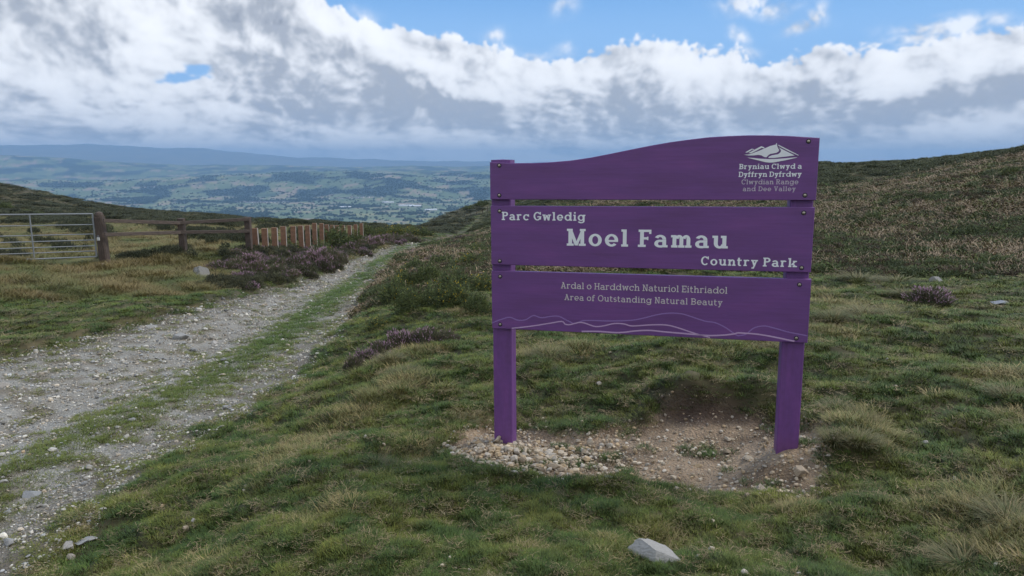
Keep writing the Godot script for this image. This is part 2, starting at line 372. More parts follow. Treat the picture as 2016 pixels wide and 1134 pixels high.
func make_sky() -> Image:
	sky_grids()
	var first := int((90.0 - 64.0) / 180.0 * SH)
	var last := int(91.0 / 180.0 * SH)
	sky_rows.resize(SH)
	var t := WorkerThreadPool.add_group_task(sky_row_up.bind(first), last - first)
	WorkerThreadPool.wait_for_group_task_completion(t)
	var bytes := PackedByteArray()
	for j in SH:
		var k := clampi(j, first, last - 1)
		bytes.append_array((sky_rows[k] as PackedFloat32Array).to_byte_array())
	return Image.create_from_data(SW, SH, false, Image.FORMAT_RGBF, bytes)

func sky_row_up(k: int, first: int) -> void:
	sky_row(k + first)

# ---------------------------------------------------------------- ground sheets
func grid_mesh(px: PackedVector3Array, cols: PackedColorArray, nrow: int, ncol: int, classes: PackedByteArray, want: int, wrap: bool) -> ArrayMesh:
	var remap := PackedInt32Array()
	remap.resize(px.size())
	remap.fill(-1)
	var v := PackedVector3Array()
	var nn := PackedVector3Array()
	var cc := PackedColorArray()
	var idx := PackedInt32Array()
	for j in nrow - 1:
		for i in (ncol if wrap else ncol - 1):
			if classes.size() and classes[j * ncol + i] != want:
				continue
			var i2 := (i + 1) % ncol
			var q := [j * ncol + i, j * ncol + i2, (j + 1) * ncol + i2, (j + 1) * ncol + i]
			for k in 4:
				var s: int = q[k]
				if remap[s] < 0:
					remap[s] = v.size()
					v.append(px[s])
					cc.append(cols[s])
					var jj := s / ncol
					var ii := s % ncol
					var e1 := px[jj * ncol + (ii + 1) % ncol] - px[jj * ncol + (ii + ncol - 1) % ncol]
					var e2 := px[mini(jj + 1, nrow - 1) * ncol + ii] - px[maxi(jj - 1, 0) * ncol + ii]
					var nv := e1.cross(e2).normalized()
					nn.append(nv if nv.y > 0 else -nv)
				q[k] = remap[s]
			idx.append_array(PackedInt32Array([q[0], q[2], q[1], q[0], q[3], q[2]]))
	var arr := []
	arr.resize(Mesh.ARRAY_MAX)
	arr[Mesh.ARRAY_VERTEX] = v
	arr[Mesh.ARRAY_NORMAL] = nn
	arr[Mesh.ARRAY_COLOR] = cc
	arr[Mesh.ARRAY_INDEX] = idx
	var m := ArrayMesh.new()
	m.add_surface_from_arrays(Mesh.PRIMITIVE_TRIANGLES, arr)
	return m

var grid_r := []
var grid_a := []
var grid_rows := []

func ring_row(j: int) -> void:
	var p := PackedVector3Array()
	var c := PackedColorArray()
	var k := PackedByteArray()
	var r: float = grid_r[j]
	for a in grid_a:
		var x: float = r * sin(a)
		var z: float = -r * cos(a)
		p.append(Vector3(x, ground_y_safe(x, z, c, k), z))
	grid_rows[j] = [p, c, k]

func ground_y_safe(x: float, z: float, c: PackedColorArray, k: PackedByteArray) -> float:
	var y := ground_y(x, z)
	c.append(tone(x, z))
	k.append(1 if q_track > 0.0 else (2 if q_soil > 0.0 else 0))
	return y

func make_ground() -> void:
	var r := 0.4
	while r < 1500.0:
		grid_r.append(r)
		r *= 1.0105 if r < 60.0 else 1.035
	var a := -180.0
	while a < 179.9:
		grid_a.append(deg_to_rad(a))
		a += 0.22 if absf(a + 0.1) < 46.0 else 4.0 if absf(a) > 60.0 else 1.0
	grid_rows.resize(grid_r.size())
	for j in grid_r.size():
		ring_row(j)
	var px := PackedVector3Array()
	var cols := PackedColorArray()
	var cl := PackedByteArray()
	for row in grid_rows:
		px.append_array(row[0])
		cols.append_array(row[1])
		cl.append_array(row[2])
	var names := ["moorland_ground", "gravel_track", "bare_soil"]
	for k in 3:
		var m := surf(Color.WHITE, 0.95, true)
		if k == 0:
			tri(m, noise_tex(31, 0.012, 5, 0.8, 1.0), Vector3(1.1, 1.1, 1.1))
		else:
			tri(m, noise_tex(37, 0.03, 5, 0.7, 1.0), Vector3(1.7, 1.7, 1.7))
			m.heightmap_enabled = true
			m.heightmap_texture = noise_tex(38, 0.05, 5, 0.0, 1.0)
			m.heightmap_scale = 2.0
		var o := top_mesh(names[k], grid_mesh(px, cols, grid_r.size(), grid_a.size(), cl, k, true), m)
		o.set_meta("kind", "structure")

func make_far() -> void:
	var rr := []
	var r := 1380.0
	while r < 25000.0:
		rr.append(r)
		r *= 1.011
	var aa := []
	var a := -180.0
	while a < 179.9:
		aa.append(deg_to_rad(a))
		a += 0.16 if absf(a + 0.1) < 44.0 else 4.0
	var px := PackedVector3Array()
	var cols := PackedColorArray()
	for rad in rr:
		for an in aa:
			var x: float = rad * sin(an)
			var z: float = -rad * cos(an)
			px.append(Vector3(x, far_h(rad, an / 1.7), z))
			cols.append(field_color(x, z, rad))
	var mat := surf(Color.WHITE, 1.0, true)
	var cl := PackedByteArray()
	var split := 0
	for j in rr.size():
		if rr[j] < 6000.0:
			split = j
		for i in aa.size():
			cl.append(0 if rr[j] < 6000.0 else (1 if rr[j] < 14500.0 else 2))
	var names := ["valley_floor", "wooded_hills", "distant_moor_hills"]
	for k in 3:
		top_mesh(names[k], grid_mesh(px, cols, rr.size(), aa.size(), cl, k, true), mat).set_meta("kind", "structure")

func field_color(x: float, z: float, r: float) -> Color:
	var wood: float = N.wood.get_noise_2d(x, z)
	if r > 14500.0:
		return Color(0.13, 0.14, 0.11).lerp(Color(0.2, 0.185, 0.13), clampf(0.5 + wood, 0, 1))
	var cell: float = N.field.get_noise_2d(x, z) * 0.5 + 0.5
	var c := Color(0.11, 0.19, 0.05)
	if cell < 0.22:
		c = Color(0.06, 0.12, 0.035)
	elif cell < 0.5:
		c = Color(0.14, 0.22, 0.06)
	elif cell < 0.68:
		c = Color(0.2, 0.27, 0.08)
	elif cell < 0.8:
		c = Color(0.36, 0.32, 0.16)
	elif cell < 0.9:
		c = Color(0.3, 0.34, 0.09)
	else:
		c = Color(0.2, 0.15, 0.1)
	var w := smoothstep(0.12, 0.2, wood - (0.2 if r < 6200.0 else -0.12))
	c = Color(c.r * 0.82, c.g * 0.7, c.b * 1.0)
	return c.lerp(Color(0.022, 0.042, 0.02), w)

# ---------------------------------------------------------------- plants
func blade(st: SurfaceTool, p: Vector3, dir: Vector3, h: float, w: float, droop: float, segs: int, c: Color, tip: Color) -> void:
	var side := dir.cross(Vector3.UP)
	side = Vector3(rng.randf_range(-1, 1), 0, rng.randf_range(-1, 1)).normalized() if side.length() < 0.05 else side.normalized()
	side = side.rotated(Vector3.UP, rng.randf_range(-0.7, 0.7))
	var pts := []
	var at := p
	var up := (Vector3.UP + dir).normalized()
	for k in segs + 1:
		pts.append(at)
		at += up * h / segs
		up = (up + dir.normalized() * droop / segs + Vector3(0, -droop * 0.8 / segs * (k + 1) / segs, 0)).normalized()
	for k in segs:
		var w0 := w * (1.0 - 0.75 * k / segs)
		var w1 := w * (1.0 - 0.75 * (k + 1) / segs)
		var c0 := c.lerp(tip, float(k) / segs)
		var c1 := c.lerp(tip, float(k + 1) / segs)
		var a: Vector3 = pts[k] - side * w0
		var b: Vector3 = pts[k] + side * w0
		var d: Vector3 = pts[k + 1]
		var n: Vector3 = (side.cross(pts[k + 1] - pts[k])).normalized()
		n = (n * signf(n.y + 0.001) + Vector3.UP * 0.9).normalized()
		if k == segs - 1:
			tri_n(st, [a, b, d], n, [c0, c0, c1])
		else:
			var e: Vector3 = d + side * w1
			var g: Vector3 = d - side * w1
			tri_n(st, [a, b, e], n, [c0, c0, c1])
			tri_n(st, [a, e, g], n, [c0, c1, c1])

func tri_n(st: SurfaceTool, p: Array, n: Vector3, c: Array) -> void:
	# front faces run clockwise; the winding follows the normal
	var turned: bool = (p[2] - p[0]).cross(p[1] - p[0]).dot(n) < 0.0
	for j in 3:
		var k: int = [0, 2, 1][j] if turned else j
		st.set_color(c[k])
		st.set_normal(n)
		st.add_vertex(p[k])

func begin() -> SurfaceTool:
	var st := SurfaceTool.new()
	st.begin(Mesh.PRIMITIVE_TRIANGLES)
	return st

func grass_mesh(n: int, lean: float, droop: float, w: float, segs: int, straw: float) -> ArrayMesh:
	var st := begin()
	for i in n:
		var an := rng.randf() * TAU
		var q := sqrt(rng.randf())
		var p := Vector3(cos(an) * q, -0.12, sin(an) * q)
		var out := Vector3(cos(an), 0, sin(an)) * q * lean + Vector3(rng.randf_range(-1, 1), 0, rng.randf_range(-1, 1)) * lean * 0.8
		var f := rng.randf_range(0.55, 1.5)
		var c := Color(f * rng.randf_range(0.85, 1.25), f, f * rng.randf_range(0.8, 1.1))
		if rng.randf() < straw:
			c = Color(2.4, 1.7, 2.2) * f
		blade(st, p, out, rng.randf_range(0.55, 1.1), w * rng.randf_range(0.7, 1.3), droop * rng.randf_range(0.5, 1.5), segs, c, c * Color(1.15, 1.08, 1.0))
	return st.commit()

func leaf_mesh(n: int) -> ArrayMesh:
	# low leafy growth: many small leaves facing up and out
	var st := begin()
	for i in n:
		var an := rng.randf() * TAU
		var q := sqrt(rng.randf())
		var y := rng.randf() * sqrt(maxf(0.0, 1.0 - q * q * 0.8))
		var p := Vector3(cos(an) * q, y, sin(an) * q)
		var d := (Vector3(cos(an) * q, 0.6, sin(an) * q) + Vector3(rng.randf_range(-1, 1), rng.randf_range(-0.6, 0.8), rng.randf_range(-1, 1))).normalized()
		var s := d.cross(Vector3(rng.randf_range(-1, 1), rng.randf_range(-1, 1), rng.randf_range(-1, 1))).normalized()
		var l := rng.randf_range(0.1, 0.2)
		var f := rng.randf_range(0.6, 1.35)
		var c := Color(f, f, f)
		var nn := (s.cross(d) * signf(s.cross(d).y + 0.001) + Vector3.UP * 0.7).normalized()
		tri_n(st, [p - s * l * 0.3, p + s * l * 0.3, p + d * l + s * l * 0.1], nn, [c, c, c])
		tri_n(st, [p - s * l * 0.3, p + d * l + s * l * 0.1, p + d * l - s * l * 0.16], nn, [c, c, c])
	return st.commit()

func stalk_mesh(n: int) -> ArrayMesh:
	# a tangle of dead, bleached bracken stalks
	var st := begin()
	for i in n:
		var p := Vector3(rng.randf_range(-1, 1), rng.randf_range(0.0, 0.25), rng.randf_range(-1, 1))
		var d := Vector3(rng.randf_range(-1, 1), rng.randf_range(-0.1, 0.9), rng.randf_range(-1, 1)).normalized()
		var bend := Vector3(rng.randf_range(-1, 1), rng.randf_range(-1.2, 0.1), rng.randf_range(-1, 1)) * 0.5
		var f := rng.randf_range(0.55, 1.35)
		var c := Color(f, f * 0.97, f * 0.93)
		var w := rng.randf_range(0.012, 0.026)
		for k in 3:
			var q := p + d * rng.randf_range(0.25, 0.4)
			var s := (q - p).cross(Vector3(rng.randf_range(-1, 1), 1, rng.randf_range(-1, 1))).normalized() * w
			var nn := (s.cross(q - p).normalized() + Vector3.UP * 0.8).normalized()
			tri_n(st, [p - s, p + s, q + s], nn, [c, c, c])
			tri_n(st, [p - s, q + s, q - s], nn, [c, c, c])
			p = q
			d = (d + bend).normalized()
	return st.commit()

func sprig(st: SurfaceTool, p: Vector3, d: Vector3, l: float, w: float, c0: Color, c1: Color) -> void:
	# a thin three-sided shoot
	var s := d.cross(Vector3(0.3, 0.2, 0.9)).normalized()
	var t := d.cross(s)
	for k in 3:
		var a := (s * cos(k * TAU / 3.0) + t * sin(k * TAU / 3.0))
		var b := (s * cos((k + 1) * TAU / 3.0) + t * sin((k + 1) * TAU / 3.0))
		var n := (a + b + Vector3.UP * 0.5).normalized()
		tri_n(st, [p + a * w, p + b * w, p + d * l], n, [c0, c0, c1])

func dome_point(fill: float) -> Vector3:
	var an := rng.randf() * TAU
	var q := sqrt(rng.randf())
	var top := sqrt(maxf(0.0, 1.0 - q * q))
	return Vector3(cos(an) * q, top * (1.0 - fill * rng.randf() * rng.randf()), sin(an) * q)

func heather_mesh(n: int, bloom: float) -> ArrayMesh:
	var st := begin()
	var lump := noise(rng.randi() % 999, 1.3, 2)
	for i in n:
		var p := dome_point(0.9)
		var g := 1.0 + 0.45 * lump.get_noise_3dv(p)
		p = Vector3(p.x * g, p.y * g, p.z * g)
		var d := (Vector3(p.x * 0.7, 0.75, p.z * 0.7) + Vector3(rng.randf_range(-1, 1), rng.randf_range(-0.3, 0.5), rng.randf_range(-1, 1)) * 0.5).normalized()
		var l := rng.randf_range(0.14, 0.26)
		var f := rng.randf_range(0.6, 1.3)
		var wood := Color(0.045, 0.052, 0.021) * f
		if rng.randf() < 0.35:
			wood = Color(0.065, 0.046, 0.03) * f
		sprig(st, p - d * l, d, l * 1.5, 0.02, wood, wood * 1.3)
		var much := bloom * (0.6 + 1.3 * lump.get_noise_3d(p.x * 1.7 + 5.0, p.y, p.z * 1.7))
		if p.y > 0.25 and rng.randf() < much:
			var fl := Color(0.23, 0.125, 0.19).lerp(Color(0.33, 0.225, 0.27), rng.randf()) * rng.randf_range(0.6, 1.15)
			sprig(st, p + d * l * 0.2, d, l * rng.randf_range(0.6, 1.0), 0.024, fl, fl * 1.15)
	return st.commit()

func gorse_mesh(n: int, flower: float) -> ArrayMesh:
	var st := begin()
	var lump := noise(rng.randi() % 999, 1.5, 2)
	for i in n:
		var p := dome_point(1.0)
		var g := 1.0 + 0.6 * lump.get_noise_3dv(p)
		p *= g
		var d := (Vector3(p.x, 0.5, p.z) + Vector3(rng.randf_range(-1, 1), rng.randf_range(-0.6, 0.8), rng.randf_range(-1, 1)) * 0.9).normalized()
		var f := rng.randf_range(0.4, 1.7)
		var c := Color(0.032, 0.05, 0.017).lerp(Color(0.085, 0.1, 0.028), rng.randf()) * f
		sprig(st, p - d * 0.12, d, rng.randf_range(0.16, 0.3), 0.022, c, c * 1.35)
		if p.y > 0.2 and rng.randf() < flower * (0.5 + 2.0 * lump.get_noise_3d(p.x + 9.0, p.y, p.z)):
			var y := Color(0.5, 0.36, 0.02) * rng.randf_range(0.6, 1.1)
			sprig(st, p + d * 0.08, d, 0.06, 0.032, y, y)
	return st.commit()

func far_tree_mesh() -> ArrayMesh:
	var st := begin()
	var lump := noise(rng.randi() % 999, 0.9, 2)
	for i in 90:
		var p := dome_point(0.5)
		p = Vector3(p.x, p.y * 1.3 + 0.15, p.z) * (1.0 + 0.5 * lump.get_noise_3dv(p))
		var d := Vector3(rng.randf_range(-1, 1), rng.randf_range(-0.5, 1), rng.randf_range(-1, 1)).normalized()
		var f := rng.randf_range(0.7, 1.3)
		sprig(st, p, d, 0.45, 0.24, Color(f, f, f), Color(f, f, f))
	return st.commit()

var heaps := {}
func drop(key: String, t: Transform3D, c: Color) -> void:
	if not heaps.has(key):
		heaps[key] = [[], []]
	heaps[key][0].append(t)
	heaps[key][1].append(c)

func pour(key: String, called: String, m: Mesh, mat: Material) -> void:
	if not heaps.has(key):
		return
	var mm := MultiMesh.new()
	mm.transform_format = MultiMesh.TRANSFORM_3D
	mm.use_colors = true
	mm.mesh = m
	var ts: Array = heaps[key][0]
	var cs: Array = heaps[key][1]
	mm.instance_count = ts.size()
	for i in ts.size():
		mm.set_instance_transform(i, ts[i])
		mm.set_instance_color(i, cs[i])
	var o := MultiMeshInstance3D.new()
	o.name = numbered(called)
	o.multimesh = mm
	o.material_override = mat
	o.set_meta("kind", "stuff")
	add_child(o, true)

func rnd(a: float, b: float) -> float:
	return rng.randf_range(a, b)

func plant(key: String, x: float, z: float, s: float, h: float, c: Color, y: float) -> void:
	var b := Basis(Vector3.UP, rng.randf() * TAU)
	b = Basis(Vector3(rnd(-1, 1), 0, rnd(-1, 1)).normalized(), rnd(0, 0.22)) * b
	drop(key, Transform3D(b.scaled_local(Vector3(s, h, s)), Vector3(x, y, z)), c)

const STRAW := [[-1.51, -4.46, 0.15, 0.5], [-1.4, -4.81, 0.18, 0.6], [-1.23, -5.18, 0.21, 0.8], [-1.09, -5.47, 0.2, 0.85], [-0.89, -5.79, 0.19, 0.7], [-0.9, -6.84, 0.2, 0.7], [-1.18, -6.43, 0.16, 0.8], [0.25, -6.56, 0.28, 0.75], [0.64, -6.6, 0.24, 0.6], [4.01, -8.72, 0.34, 0.8], [4.1, -7.9, 0.38, 0.7], [2.21, -4.25, 0.15, 0.95], [2.2, -3.99, 0.13, 0.7], [2.3, -4.5, 0.11, 0.9], [2.11, -2.75, 0.17, 0.7], [2.35, -3.28, 0.14, 0.5], [2.13, -3.12, 0.16, 0.5], [3.55, -4.94, 0.17, 0.6], [3.08, -6.64, 0.21, 0.6], [-0.24, -11.84, 0.34, 0.6], [1.77, -6.13, 0.23, 0.4], [2.26, -6.24, 0.19, 0.4], [-0.96, -3.4, 0.15, 0.35], [-1.53, -3.96, 0.12, 0.3], [-0.5, -8.75, 0.25, 0.5], [4.29, -9.67, 0.23, 0.8], [1.42, -3.36, 0.1, 0.3]]   # places where the grass stands long and bleached: x, z, radius, strength
const BARE := [[2.33, -3.53, 0.12, 0.8], [2.5, -3.5, 0.11, 0.7], [2.09, -3.25, 0.08, 0.6], [2.52, -5.29, 0.13, 0.6], [3, -5.97, 0.12, 0.4], [-1.09, -3.5, 0.08, 0.4], [-0.33, -5.69, 0.1, 0.4], [1.11, -5.1, 0.15, 0.5], [0.34, -4.87, 0.1, 0.5], [1.73, -6.33, 0.12, 0.3], [2.44, -3.71, 0.06, 0.6], [2.66, -3.55, 0.1, 0.6]]     # trodden, thin places

func patch_at(list: Array, x: float, z: float) -> float:
	var s := 0.0
	for b in list:
		var dx: float = x - b[0]
		var dz: float = z - b[1]
		var d: float = (dx * dx + dz * dz) / (b[2] * b[2])
		if d < 3.0:
			s = maxf(s, b[3] * exp(-d))
	return s

func make_turf() -> void:
	var green := Color(0.078, 0.13, 0.019)
	var deep := Color(0.04, 0.078, 0.015)
	var yellow := Color(0.165, 0.175, 0.029)
	var straw := Color(0.36, 0.28, 0.125)
	var pale := Color(0.225, 0.175, 0.07)
	var count := 175000
	for i in count:
		var r := exp(lerpf(log(1.6), log(240.0), rng.randf()))
		var a := deg_to_rad(rnd(-47, 47))
		var x := r * sin(a)
		var z := -r * cos(a)
		var y := ground_y(x, z)
		var sl := pow(r / 3.5, 0.72)
		var v: float = N.patch.get_noise_2d(x, z)
		var w: float = N.small.get_noise_2d(x, z)
		var k := rng.randi() % 2
		var s := 0.038 * sl
		var hs := pow(minf(sl, 4.5), 0.5)
		if q_soil > 0.02:
			if w > 0.3 and rng.randf() < 0.35:
				plant("turf%d" % k, x, z, s, 0.04, green.lerp(deep, rng.randf()), y)
			continue
		if q_track > 0.05:
			var mid := exp(-pow(q_mid / (0.36 if z > -22.0 else 0.33), 2.0)) * (0.35 + 0.65 * smoothstep(-4.0, -13.0, z))
			var grow := mid * 1.4 + 0.9 * smoothstep(0.02, 0.4, w + 0.35 * exp(-pow(q_mid / 0.5, 2.0)) + 0.3 * v) * 0.45 + 0.45 * exp(-q_track * 7.0)
			if rng.randf() < grow:
				plant("turf%d" % k, x, z, s * 0.95, (0.014 + 0.02 * mid) * hs, yellow.lerp(green, clampf(mid + rnd(-0.1, 0.4), 0, 1)) * rnd(0.75, 1.2), y)
			continue
		if q_left and z < -15.5 and z > -46.0 and q_track > (-1.3 if z > -19.0 else -2.3) and q_track < -0.15 and rng.randf() < 0.75:
			# the dark heathery strip along the track
			var mauve := w + 0.4 * v > 0.12 and rng.randf() < 0.3
			plant("scrub%d" % k, x, z, s * 1.3, rnd(0.1, 0.26), (Color(0.2, 0.125, 0.165) if mauve else Color(0.05, 0.052, 0.022)) * rnd(0.5, 1.3), y - 0.02)
			continue
		var dry := patch_at(STRAW, x, z)
		if patch_at(BARE, x, z) * rnd(0.5, 1.4) > 0.55:
			continue
		var right := q_track < 0.0 and not (x < -4.5)
		var scrub := smoothstep(11.0, 13.5, r) if right else 0.0
		if right and r > 10.0:
			scrub = maxf(scrub, smoothstep(10.0, 11.0, r) * smoothstep(0.1, -0.3, x + 0.0))
		if scrub > 0.5 and r > 12.0:
			hill_plant(x, y, z, r, sl, v, w)
			continue
		if x < -6.5 and r > 15.0:
			var g := clampf(0.5 + v * 1.3 + w * 0.4, 0, 1)
			var c := pale.lerp(green, g * 0.75) * rnd(0.75, 1.2)
			if r > 78.0:
				c = c.lerp(Color(0.12, 0.098, 0.042) if v > -0.1 else Color(0.06, 0.06, 0.025), 0.5 + 0.4 * smoothstep(-0.2, 0.3, w))
			if r > 22.0 and w * 0.7 + N.mound.get_noise_2d(x, z) * 1.3 > (0.45 if r > 60.0 else 0.78):
				plant("scrub%d" % k, x, z, s * (2.2 if r > 60.0 else 1.3), 0.075 * minf(sl, 5.0), Color(0.036, 0.042, 0.018) * rnd(0.8, 1.3), y - 0.02)
			else:
				plant("long%d" % k, x, z, s * 1.7, 0.1 * hs * (1.25 - 0.8 * g), c, y)
			continue
		var c2 := green.lerp(deep, rng.randf())
		c2 = c2.lerp(yellow, clampf(0.25 + w * 0.9, 0, 0.8))
		var st := clampf(0.85 * dry + 0.4 * smoothstep(0.3, 0.75, v + 0.5 * w) * (0.3 if x < -4.5 else 0.5), 0, 1)
		var pick := rng.randf()
		if pick < st:
			plant("long%d" % k, x, z, s * rnd(1.3, 2.1), rnd(0.04, 0.08) * (0.7 + 1.0 * dry) * hs, straw.lerp(green, rnd(0.0, 0.8)) * rnd(0.65, 1.2), y)
		elif pick < st + 0.10:
			plant("leaf%d" % k, x, z, s * 0.9, 0.02 * hs, green.lerp(yellow, rng.randf()) * rnd(0.7, 1.2), y - 0.004)
		elif pick < st + 0.155:
			plant("stalk%d" % k, x, z, s * 1.3, 0.02 * hs, Color(0.3, 0.235, 0.13) * rnd(0.6, 1.2), y + 0.004)
		else:
			plant("turf%d" % k, x, z, s, rnd(0.014, 0.045) * hs, c2 * rnd(0.55, 1.5), y)

func hill_plant(x: float, y: float, z: float, r: float, sl: float, v: float, w: float) -> void:
	var k := rng.randi() % 2
	var s := 0.045 * sl
	var hs := pow(minf(sl, 5.0), 0.7)
	var dead := clampf(0.3 + v * 0.9 + smoothstep(2.0, 9.0, x) * 0.35 + smoothstep(14.0, 30.0, r) * 0.15, 0.04, 0.85)
	if x < 3.0 and r > 14.0:
		dead *= 0.35
	var pick := rng.randf()
	if r > 55.0:
		if w * 0.6 + N.mound.get_noise_2d(x, z) * 1.4 > 0.28:
			plant("scrub%d" % k, x, z, s * 1.8, 0.13 * hs, Color(0.045, 0.054, 0.02) * rnd(0.8, 1.3), y - 0.02)
		else:
			plant("long%d" % k, x, z, s * 1.7, 0.08 * hs, Color(0.16, 0.135, 0.055).lerp(Color(0.08, 0.09, 0.03), clampf(0.5 + v, 0, 1)) * rnd(0.7, 1.2), y)
		return
	var g: float = N.mound.get_noise_2d(x * 0.8, z * 0.8)
	g += 0.8 * N.knoll.get_noise_2d(x * 1.4, z * 1.4)
	dead = clampf(dead + g * 1.3, 0.03, 0.9)
	if pick < dead * 0.5:
		plant("stalk%d" % k, x, z, s * 1.75, 0.1 * hs, Color(0.27, 0.205, 0.135) * rnd(0.6, 1.3), y - 0.01)
	elif pick < dead * 0.5 + 0.2:
		plant("leaf%d" % k, x, z, s * 1.5, 0.085 * hs, Color(0.07, 0.11, 0.026).lerp(Color(0.13, 0.08, 0.035), rng.randf() * (0.4 if g < 0.0 else 0.9)) * rnd(0.8, 1.5), y - 0.02)
	elif pick < dead * 0.5 + (0.5 if x < 0.5 else 0.36) - 0.3 * g:
		plant("scrub%d" % k, x, z, s * 1.5, 0.085 * hs, (Color(0.048, 0.064, 0.02) if w > -0.1 else Color(0.075, 0.055, 0.03)) * rnd(0.7, 1.3), y - 0.02)
	else:
		plant("long%d" % k, x, z, s * 1.35, 0.075 * hs, Color(0.105, 0.135, 0.032).lerp(Color(0.25, 0.19, 0.09), clampf(dead * 0.45 + rnd(-0.2, 0.25), 0, 1)) * rnd(0.75, 1.2), y)

# ---------------------------------------------------------------- stones
func rock_mesh(fine: bool, cuts: int) -> ArrayMesh:
	var s := SphereMesh.new()
	s.radius = 1.0
	s.height = 2.0
	s.radial_segments = 9 if fine else 6
	s.rings = 5 if fine else 3
	var arr := s.surface_get_arrays(0)
	var v: PackedVector3Array = arr[Mesh.ARRAY_VERTEX]
	var ix: PackedInt32Array = arr[Mesh.ARRAY_INDEX]
	var wob := noise(rng.randi() % 9999, 0.9, 2)
	var planes := []
	for k in cuts:
		planes.append([Vector3(rnd(-1, 1), rnd(-1, 1), rnd(-1, 1)).normalized(), rnd(0.34, 0.68)])
	for i in v.size():
		var p := v[i] * (1.0 + 0.25 * wob.get_noise_3dv(v[i] * 1.5))
		for q in planes:
			var d: float = p.dot(q[0]) - q[1]
			if d > 0.0:
				p -= q[0] * d
		v[i] = p
	var st := begin()
	for i in range(0, ix.size(), 3):
		var a := v[ix[i]]
		var b := v[ix[i + 1]]
		var c := v[ix[i + 2]]
		var n := (c - a).cross(b - a)
		if n.length() < 1e-6:
			continue
		n = n.normalized()
		if n.dot(a + b + c) < 0:
			n = -n
		tri_n(st, [a, b, c], n, [Color.WHITE, Color.WHITE, Color.WHITE])
	return st.commit()

var rock_mats := {}
func rock_mat(c: Color) -> StandardMaterial3D:
	var key := "%.2f %.2f %.2f" % [c.r, c.g, c.b]
	if not rock_mats.has(key):
		var m := surf(c.linear_to_srgb(), 0.92)
		tri(m, tex_rock, Vector3(6, 6, 6))
		rock_mats[key] = m
	return rock_mats[key]

var tex_rock: NoiseTexture2D
var rocks := []
var boulders := []

func boulder_mesh() -> ArrayMesh:
	# a weathered block: flat broken faces, worn edges, small pits
	var s := SphereMesh.new()
	s.radius = 1.0
	s.height = 2.0
	s.radial_segments = 40
	s.rings = 22
	var arr := s.surface_get_arrays(0)
	var v: PackedVector3Array = arr[Mesh.ARRAY_VERTEX]
	var ix: PackedInt32Array = arr[Mesh.ARRAY_INDEX]
	var wob := noise(rng.randi() % 9999, 1.6, 4)
	var pit := noise(rng.randi() % 9999, 5.0, 3)
	var planes := []
	for k in 9:
		planes.append([Vector3(rnd(-1, 1), rnd(-0.8, 1), rnd(-1, 1)).normalized(), rnd(0.33, 0.66)])
	for i in v.size():
		var p := v[i] * (1.0 + 0.12 * wob.get_noise_3dv(v[i]))
		for q in planes:
			var d: float = p.dot(q[0]) - q[1]
			if d > 0.0:
				p -= q[0] * d * 0.985
		v[i] = p * (1.0 + 0.05 * pit.get_noise_3dv(p) + 0.06 * wob.get_noise_3dv(p * 2.0))
	var st := begin()
	st.set_smooth_group(-1)
	for i in range(0, ix.size(), 3):
		var a := v[ix[i]]
		var b := v[ix[i + 1]]
		var c := v[ix[i + 2]]
		var n := (c - a).cross(b - a)
		if n.length() < 1e-7:
			continue
		n = n.normalized()
		if n.dot(a + b + c) < 0:
			n = -n
		tri_n(st, [a, b, c], n, [Color.WHITE, Color.WHITE, Color.WHITE])
	return st.commit()


func rock(x: float, z: float, sx: float, sy: float, c: Color, label: String, group: String, sink: float = 0.3, turn: float = -1.0) -> void:
	var o := top_mesh("stone", boulders[rng.randi() % 4] if sx > 0.045 else rocks[rng.randi() % rocks.size()], rock_mat(c))
	var b := Basis(Vector3.UP, rng.randf() * TAU if turn < 0.0 else turn) * Basis(Vector3(rnd(-1, 1), 0, rnd(-1, 1)).normalized(), rnd(0, 0.3))
	o.transform = Transform3D(b.scaled_local(Vector3(sx, sy, sx * rnd(0.6, 0.9))), Vector3(x, ground_y(x, z) + sy * (0.62 - sink), z))
	tag(o, label, "stone", group)

# ---------------------------------------------------------------- lettering: a slab letter built of strokes
var g_st: SurfaceTool
var g_x := 0.0
var g_y := 0.0
var g_k := 1.0
var g_z := 0.0
var S := 0.2
var T := 0.13
const XH := 0.71

func gp(x: float, y: float, z: float) -> Vector3:
	return Vector3(g_x + x * g_k, g_y + y * g_k, z)

func quad2(a: Vector2, b: Vector2, c: Vector2, d: Vector2) -> void:
	# a raised convex four-sided stroke; corners anticlockwise
	g_z += 0.00003
	var p := [a, b, c, d]
	var z := g_z
	var w := Color.WHITE
	var n := Vector3(0, 0, 1)
	tri_n(g_st, [gp(a.x, a.y, z), gp(c.x, c.y, z), gp(b.x, b.y, z)], n, [w, w, w])
	tri_n(g_st, [gp(a.x, a.y, z), gp(d.x, d.y, z), gp(c.x, c.y, z)], n, [w, w, w])
	for i in 4:
		var q: Vector2 = p[i]
		var r: Vector2 = p[(i + 1) % 4]
		var e := (r - q)
		var m := Vector3(e.y, -e.x, 0).normalized()
		tri_n(g_st, [gp(q.x, q.y, 0), gp(q.x, q.y, z), gp(r.x, r.y, z)], m, [w, w, w])
		tri_n(g_st, [gp(q.x, q.y, 0), gp(r.x, r.y, z), gp(r.x, r.y, 0)], m, [w, w, w])

func bx(x0: float, y0: float, x1: float, y1: float) -> void:
	quad2(Vector2(x0, y0), Vector2(x1, y0), Vector2(x1, y1), Vector2(x0, y1))

